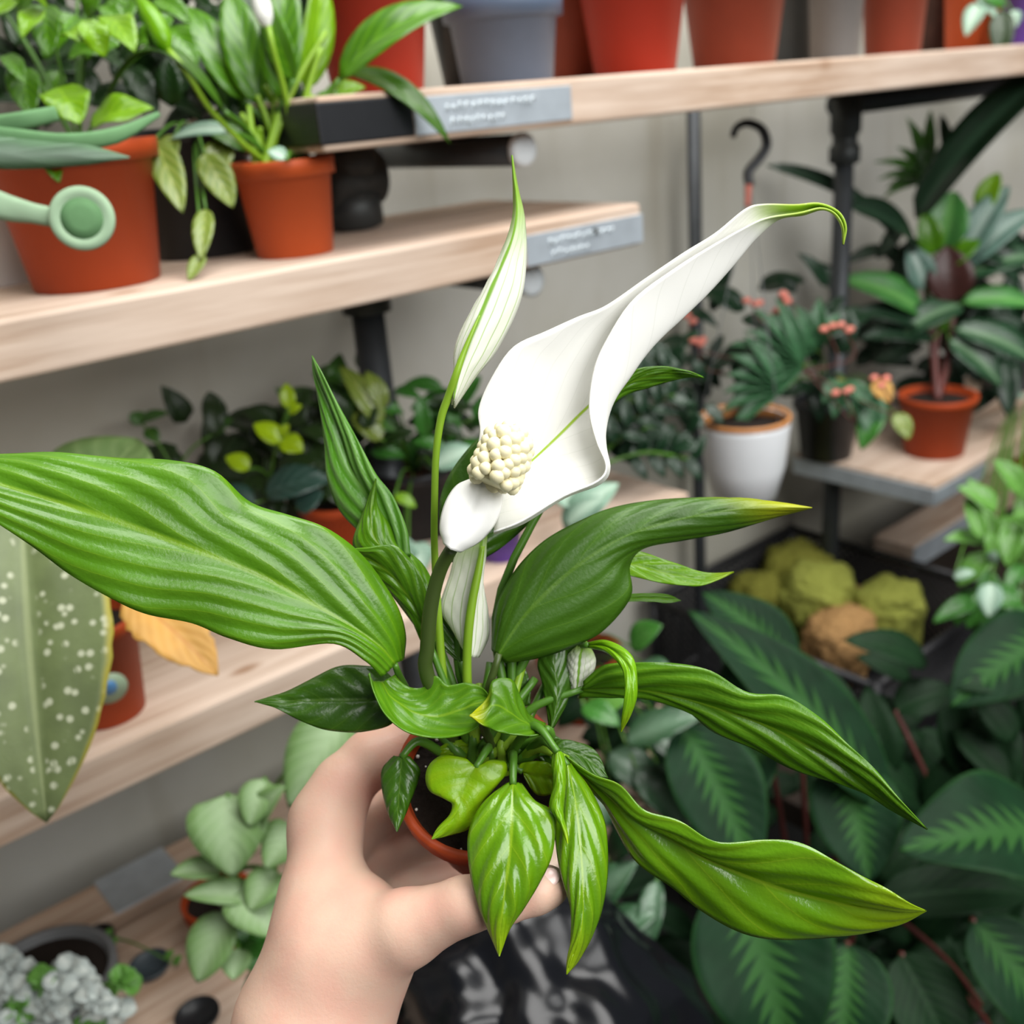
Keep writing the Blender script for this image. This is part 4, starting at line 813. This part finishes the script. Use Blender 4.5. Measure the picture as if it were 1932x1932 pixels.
lily_leaf([(1120,760,1125,780,1130,795),(1165,715,1170,735,1172,750),(1210,694,1215,713,1216,734),(1255,692,1262,706,1262,720),(1295,699,1297,706,1295,712),(1328,712)], 'lily', .405, .408, e=(-.002, .004), stem=(40, -100), n=36, nv=4)
lily_leaf([(1150,1035,1150,1055,1150,1075),(1200,1039,1195,1065,1190,1086),(1240,1051,1240,1077,1240,1098),(1290,1068,1290,1088,1295,1105),(1335,1081,1335,1092,1335,1102),(1385,1079)], 'lily_lime', .404, .402, e=(.002, -.003), stem=(50, -80), n=36, nv=4)
lily_leaf([(1150,1122,1150,1132,1152,1140),(1190,1120,1192,1128,1192,1135),(1230,1119,1232,1127,1235,1136),(1262,1122,1262,1129,1262,1138),(1285,1133)], 'lily', .404, .404, stem=(50, -60), n=30, pleat=0)
lily_leaf([(1032,1412,1035,1418,1040,1424),(1055,1396,1065,1415,1070,1430),(1090,1400,1095,1425,1095,1445),(1125,1418,1120,1440,1115,1462),(1147,1468)], 'lily_shade', .398, .396, e=(.002, -.002), stem=(60, -10), n=36, nv=4)
lily_leaf([(930,1408,925,1412,922,1420),(900,1395,895,1408,895,1428),(865,1396,860,1412,862,1432),(838,1404,838,1416,842,1430),(822,1418)], 'lily_yellow', .398, .398, stem=(0, 0), n=30, nv=4)
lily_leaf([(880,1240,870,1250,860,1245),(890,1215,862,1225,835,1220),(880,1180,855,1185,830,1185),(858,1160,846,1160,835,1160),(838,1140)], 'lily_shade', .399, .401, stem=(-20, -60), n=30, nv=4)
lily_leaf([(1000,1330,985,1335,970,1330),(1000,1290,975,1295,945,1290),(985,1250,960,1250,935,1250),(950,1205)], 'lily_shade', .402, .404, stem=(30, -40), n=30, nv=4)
lily_leaf([(975,1448,985,1455,990,1465),(985,1440,1000,1462,1000,1485),(1010,1436,1020,1465,1015,1500),(1035,1440,1040,1470,1035,1500),(1055,1462,1050,1478,1048,1492),(1062,1480)], 'lily_yellow', .394, .390, stem=(40, 0), n=30, nv=4)
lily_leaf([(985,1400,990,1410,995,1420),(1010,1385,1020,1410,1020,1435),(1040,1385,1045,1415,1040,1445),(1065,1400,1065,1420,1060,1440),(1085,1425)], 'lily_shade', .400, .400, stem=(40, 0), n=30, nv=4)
# young furled leaf
lily_leaf([(1042,1425,1052,1416,1062,1424),(1041,1445,1055,1445,1067,1445),(1045,1480,1056,1482,1067,1482),(1037,1520,1050,1520,1063,1520),(1052,1545,1057,1545,1063,1545),(1063,1570,1066,1570,1070,1570),(1071,1592)], 'lily_lime', .368, .358, e=(.003, .003), stem=(40, -15), n=40, pleat=.0002, bulge=.0005)
# extra stalks at the crown
random.seed(13)
for x, y, mt in ((985, 1260, 'petiole_bright'), (1010, 1280, 'petiole'), (950, 1300, 'petiole'), (905, 1290, 'petiole_bright'), (1000, 1350, 'petiole_bright'), (925, 1250, 'petiole'), (850, 1330, 'petiole'), (960, 1380, 'petiole_bright')):
    tube('stem', [CR(random.uniform(-50, 60), random.uniform(-20, 20))-nax*.003, P((915+x)/2+random.uniform(-15, 15), (1440+y)/2, .397), P(x, y, .402)], [.0022, .0019, .0016], MT[mt], pl, 8)
# open flower
fl = tube('flower_stem', [CR(-60, -50)-nax*.004, P(806, 1275, .388), P(806, 1225, .384), P(811, 1160, .380), P(820, 1110, .377), P(833, 1070, .374), P(852, 1035, .370)], [.0030, .0029, .0028, .0028, .0027, .0026, .0024], MT['stem_dark'], pl, 12)
def W4(rows, d0, d1, off):
    out = []; n_ = len(rows)-1
    for i, r in enumerate(rows):
        t = i/n_; d = d0+(d1-d0)*t
        if len(r) == 2: out.append([(r[0], r[1], d)]*4)
        else: q = 1-.6*t; out.append([(r[2*j], r[2*j+1], d+off[j]*q) for j in range(4)])
    return out
rails('spathe', W4([(897,925,935,938,932,1002,932,1003),(897,870,975,895,985,980,986,982),(906,815,1015,858,1060,934,1062,936),(903,772,1055,820,1126,905,1127,908),(925,717,1090,785,1146,872,1144,880),(968,655,1120,755,1141,820,1125,832),(1030,625,1145,715,1152,770,1112,774),(1090,598,1175,668,1184,716,1120,700),(1143,577,1205,630,1224,660,1145,640),(1216,527,1255,580,1280,604,1195,565),(1290,477,1320,530,1338,548,1275,505),(1350,440,1375,480,1392,487,1340,465),(1406,395,1415,430,1428,447,1400,432),(1440,386,1450,405,1470,413,1445,412),(1500,387,1508,396,1515,405,1508,402),(1545,384,1548,389,1550,395,1548,393),(1581,399,1577,402,1573,404,1575,403),(1596,427,1592,428,1588,428,1590,428),(1591,461)],
    .372, .392, (-.002, .010, .002, -.009)), MT['spathe'], fl, n=90, m=12, pleat=.0002, thick=.0007)
rails('spathe_lobe', S([(838,1020,850,1037,872,1039),(831,1000,865,1005,905,1021),(834,970,880,980,930,993),(846,938,893,955,946,957),(866,914,905,925,947,926),(895,906,912,906,935,910)], .361, .371, e=(.005, .005), dm=-.002), MT['lobe'], fl, n=36, m=10, bulge=.0015, pleat=.0, thick=.0008)
A0, A1 = P(928, 912, .362), P(972, 806, .366); axv = (A1-A0); L_ = axv.length; axv.normalize(); x_, y_, _ = frame_axis(axv)
D = [tube_data([A0+axv*(L_*t) for t in (0, .15, .4, .7, .9, 1)], [.0052, .0066, .0072, .0066, .0046, .002], 14, 16)]
for i in range(84):
    t = (i+.5+random.uniform(-.3, .3))/84; a = i*2.39996+random.uniform(-.12, .12); r = .0072*math.sqrt(max(0, 1-(abs(t-.38)/(.62 if t > .38 else .75))**2.6))+.0008
    D.append(blob_data(A0+axv*(L_*t)+x_*(r*math.cos(a))+y_*(r*math.sin(a)), random.uniform(.0023, .0030)*(1 if t < .8 else .75), sub=2))
v, f = join(D); mesh('spadix', v, f, MT['spadix'], fl)
# two closed buds and a pale one
b1s = tube('bud_stem', [CR(-70, -60), P(830, 1210, .394), P(820, 1040, .388), P(820, 940, .382), P(823, 854, .378), P(832, 790, .375), P(846, 748, .373), P(860, 708, .3705), P(874, 668, .3705), P(893, 622, .371), P(905, 595, .372)], [.0018, .0017, .0014, .0014, .0014, .0015, .0015, .0014, .0011, .0007, .0002], MT['petiole_bright'], pl, 10)
rails('bud_spathe', S([(853,764,856,752,857,770),(858,712,866,700,897,712),(859,655,882,650,935,664),(884,597,905,595,970,598),(912,554,928,540,987,545),(934,515,946,500,993,480),(956,462,966,450,991,428),(968,412,975,405,986,393),(969,370,974,366,979,365),(968,335,970,335,973,335),(966,293)], .371, .378, e=(.006, .006)), MT['bud'], b1s, n=60, m=8, bulge=.0012, pleat=.0002, thick=.0006)
b2s = tube('bud_stem', [CR(-20, -40), P(884, 1320, .394), P(881, 1255, .391), P(884, 1190, .388), P(892, 1130, .387), P(903, 1075, .387), P(911, 1030, .387)], [.0022, .0020, .0018, .0018, .0017, .0015, .0008], MT['petiole_bright'], pl, 10)
rails('bud_spathe', S([(872,1210,883,1238,903,1240),(838,1165,885,1195,922,1200),(831,1140,890,1140,920,1150),(847,1090,900,1085,910,1095),(862,1040,906,1045,915,1050),(885,1000,912,1000,917,1005),(915,965)], .390, .390, e=(.006, .005)), MT['bud'], b2s, n=44, m=8, bulge=.001, pleat=.0002)
rails('pale_bud', S([(1078,1302,1088,1306,1097,1297),(1070,1265,1092,1265,1117,1272),(1073,1235,1095,1235,1123,1242),(1105,1207)], .398, .396, e=(.004, .004)), MT['bud'], pl, n=30, m=8, bulge=.001)

# ------------------------------------------------------------------ the hand
def surface_nets(Fv, org, h):
    nx, ny, nz = Fv.shape; ins = Fv < 0
    corners = [(i, j, k) for i in (0, 1) for j in (0, 1) for k in (0, 1)]
    sl = lambda A, i, j, k: A[i:nx-1+i, j:ny-1+j, k:nz-1+k]
    cnt = sum(sl(ins, *c).astype(np.int8) for c in corners); act = (cnt > 0) & (cnt < 8)
    idx = -np.ones(act.shape, dtype=np.int64); ii = np.argwhere(act); idx[act] = np.arange(len(ii))
    acc = np.zeros((len(ii), 3)); num = np.zeros(len(ii))
    for a in range(8):
        for b in range(a+1, 8):
            ca, cb = np.array(corners[a]), np.array(corners[b])
            if np.abs(ca-cb).sum() != 1: continue
            fa = Fv[tuple((ii+ca).T)]; fb = Fv[tuple((ii+cb).T)]; m = (fa < 0) != (fb < 0)
            t = np.where(m, fa/(fa-fb+1e-20), 0); p = ca+(cb-ca)*t[:, None]; acc[m] += p[m]; num[m] += 1
    V = (ii+acc/num[:, None])*h+org; Q = []
    for ax in range(3):
        A = ins; s0 = [slice(0, n_) for n_ in A.shape]; s1 = list(s0); s0[ax] = slice(0, A.shape[ax]-1); s1[ax] = slice(1, A.shape[ax])
        ch = np.argwhere(A[tuple(s0)] != A[tuple(s1)]); o1, o2 = [(1, 2), (2, 0), (0, 1)][ax]
        ok = (ch[:, o1] > 0) & (ch[:, o2] > 0) & (ch[:, o1] < act.shape[o1]) & (ch[:, o2] < act.shape[o2]) & (ch[:, ax] < act.shape[ax]); ch = ch[ok]
        e1 = np.zeros(3, int); e1[o1] = 1; e2 = np.zeros(3, int); e2[o2] = 1
        q = np.stack([idx[tuple((ch-e1-e2).T)], idx[tuple((ch-e2).T)], idx[tuple(ch.T)], idx[tuple((ch-e1).T)]], 1)
        fl_ = A[tuple(ch.T)]; q[~fl_] = q[~fl_][:, ::-1]; Q.append(q)
    Q = np.vstack(Q); return V, Q[(Q >= 0).all(1)]
def caps(X, chain):
    best = None
    for (a, ra), (b, rb) in zip(chain[:-1], chain[1:]):
        ab = b-a; t = np.clip(((X-a)@ab)/(ab@ab), 0, 1); d = np.linalg.norm(X-a-t[..., None]*ab, axis=-1)-(ra+(rb-ra)*t)
        best = d if best is None else smin(best, d, .004)
    return best
def smin(a, b, k):
    h = np.clip(.5+.5*(b-a)/k, 0, 1); return b*(1-h)+a*h-k*h*(1-h)
def J(*l): return [(np.array(P(x, y, d)[:]), r*d/F) for x, y, d, r in l]
chains = [
    (J((540, 2190, .385, 165), (592, 1935, .395, 148), (640, 1800, .40, 128)), .012),
    (J((640, 1800, .40, 120), (612, 1670, .412, 76), (614, 1550, .428, 58)), .014),
    (J((650, 1795, .392, 92), (765, 1752, .380, 70), (875, 1708, .372, 50), (950, 1692, .370, 47), (1010, 1678, .372, 43), (1038, 1672, .373, 37)), .014),
    (J((625, 1730, .405, 76), (680, 1715, .398, 44)), .012),
    (J((616, 1552, .428, 60), (648, 1480, .436, 54), (700, 1432, .442, 52), (780, 1395, .450, 46), (860, 1380, .452, 44), (915, 1385, .450, 40)), .012),
    (J((640, 1735, .432, 74), (630, 1650, .452, 44)), .008),
    (J((640, 1610, .452, 50), (690, 1550, .466, 42), (738, 1520, .472, 40), (815, 1500, .478, 38), (880, 1500, .476, 36)), .004),
    (J((655, 1680, .452, 48), (705, 1622, .466, 40), (750, 1598, .474, 38), (820, 1580, .482, 36), (880, 1575, .482, 34)), .003),
    (J((670, 1730, .448, 46), (722, 1690, .466, 36), (765, 1668, .474, 34), (820, 1650, .482, 32), (860, 1640, .482, 29)), .003)]
allp = np.array([p for c_, _ in chains for p, r in c_]); lo = allp.min(0)-.04; hi = allp.max(0)+.04; hs = .0015
axs = [np.arange(lo[i], hi[i], hs) for i in range(3)]; X = np.stack(np.meshgrid(*axs, indexing='ij'), -1).astype(np.float32)
Fd = None
for c_, k_ in chains:
    d = caps(X, c_); Fd = d if Fd is None else smin(Fd, d, k_)
# keep the fingers out of the pot
rel = X-np.array(base[:], np.float32); hgt_ = rel@np.array(nax[:], np.float32); rad = np.linalg.norm(rel-hgt_[..., None]*np.array(nax[:], np.float32), axis=-1)
cone = np.maximum(rad-(.0243+(rr-.0233)*np.clip(hgt_/ph_, 0, 1.1)), np.maximum(-hgt_-.001, hgt_-ph_-.001))
Fd = np.maximum(Fd, -(cone-.0006))
Vh, Qh = surface_nets(Fd, lo, hs)
hand = mesh('person', [tuple(v) for v in Vh], [tuple(int(i) for i in q) for q in Qh], MT['skin'])
sm = hand.modifiers.new('soften', 'SMOOTH'); sm.factor = .5; sm.iterations = 3
tag(hand, 'bare hand and wrist gripping the small terracotta pot', 'person')
c0 = P(1044, 1655, .360); vs, fs = blob_data((0, 0, 0), 1, (1, 1, 1), 3)
ex = (P(1060, 1660, .362)-P(1000, 1680, .360)).normalized(); ez = ((CAM-c0).normalized()*.7+nax*.5).normalized(); ey = ez.cross(ex).normalized(); ez = ex.cross(ey)
c0 = P(1034, 1656, .3675)
mesh('thumb_nail', [c0+ex*(p.x*.0045)+ey*(p.y*.0034)+ez*(p.z*.001) for p in vs], fs, MT['nail'], hand)
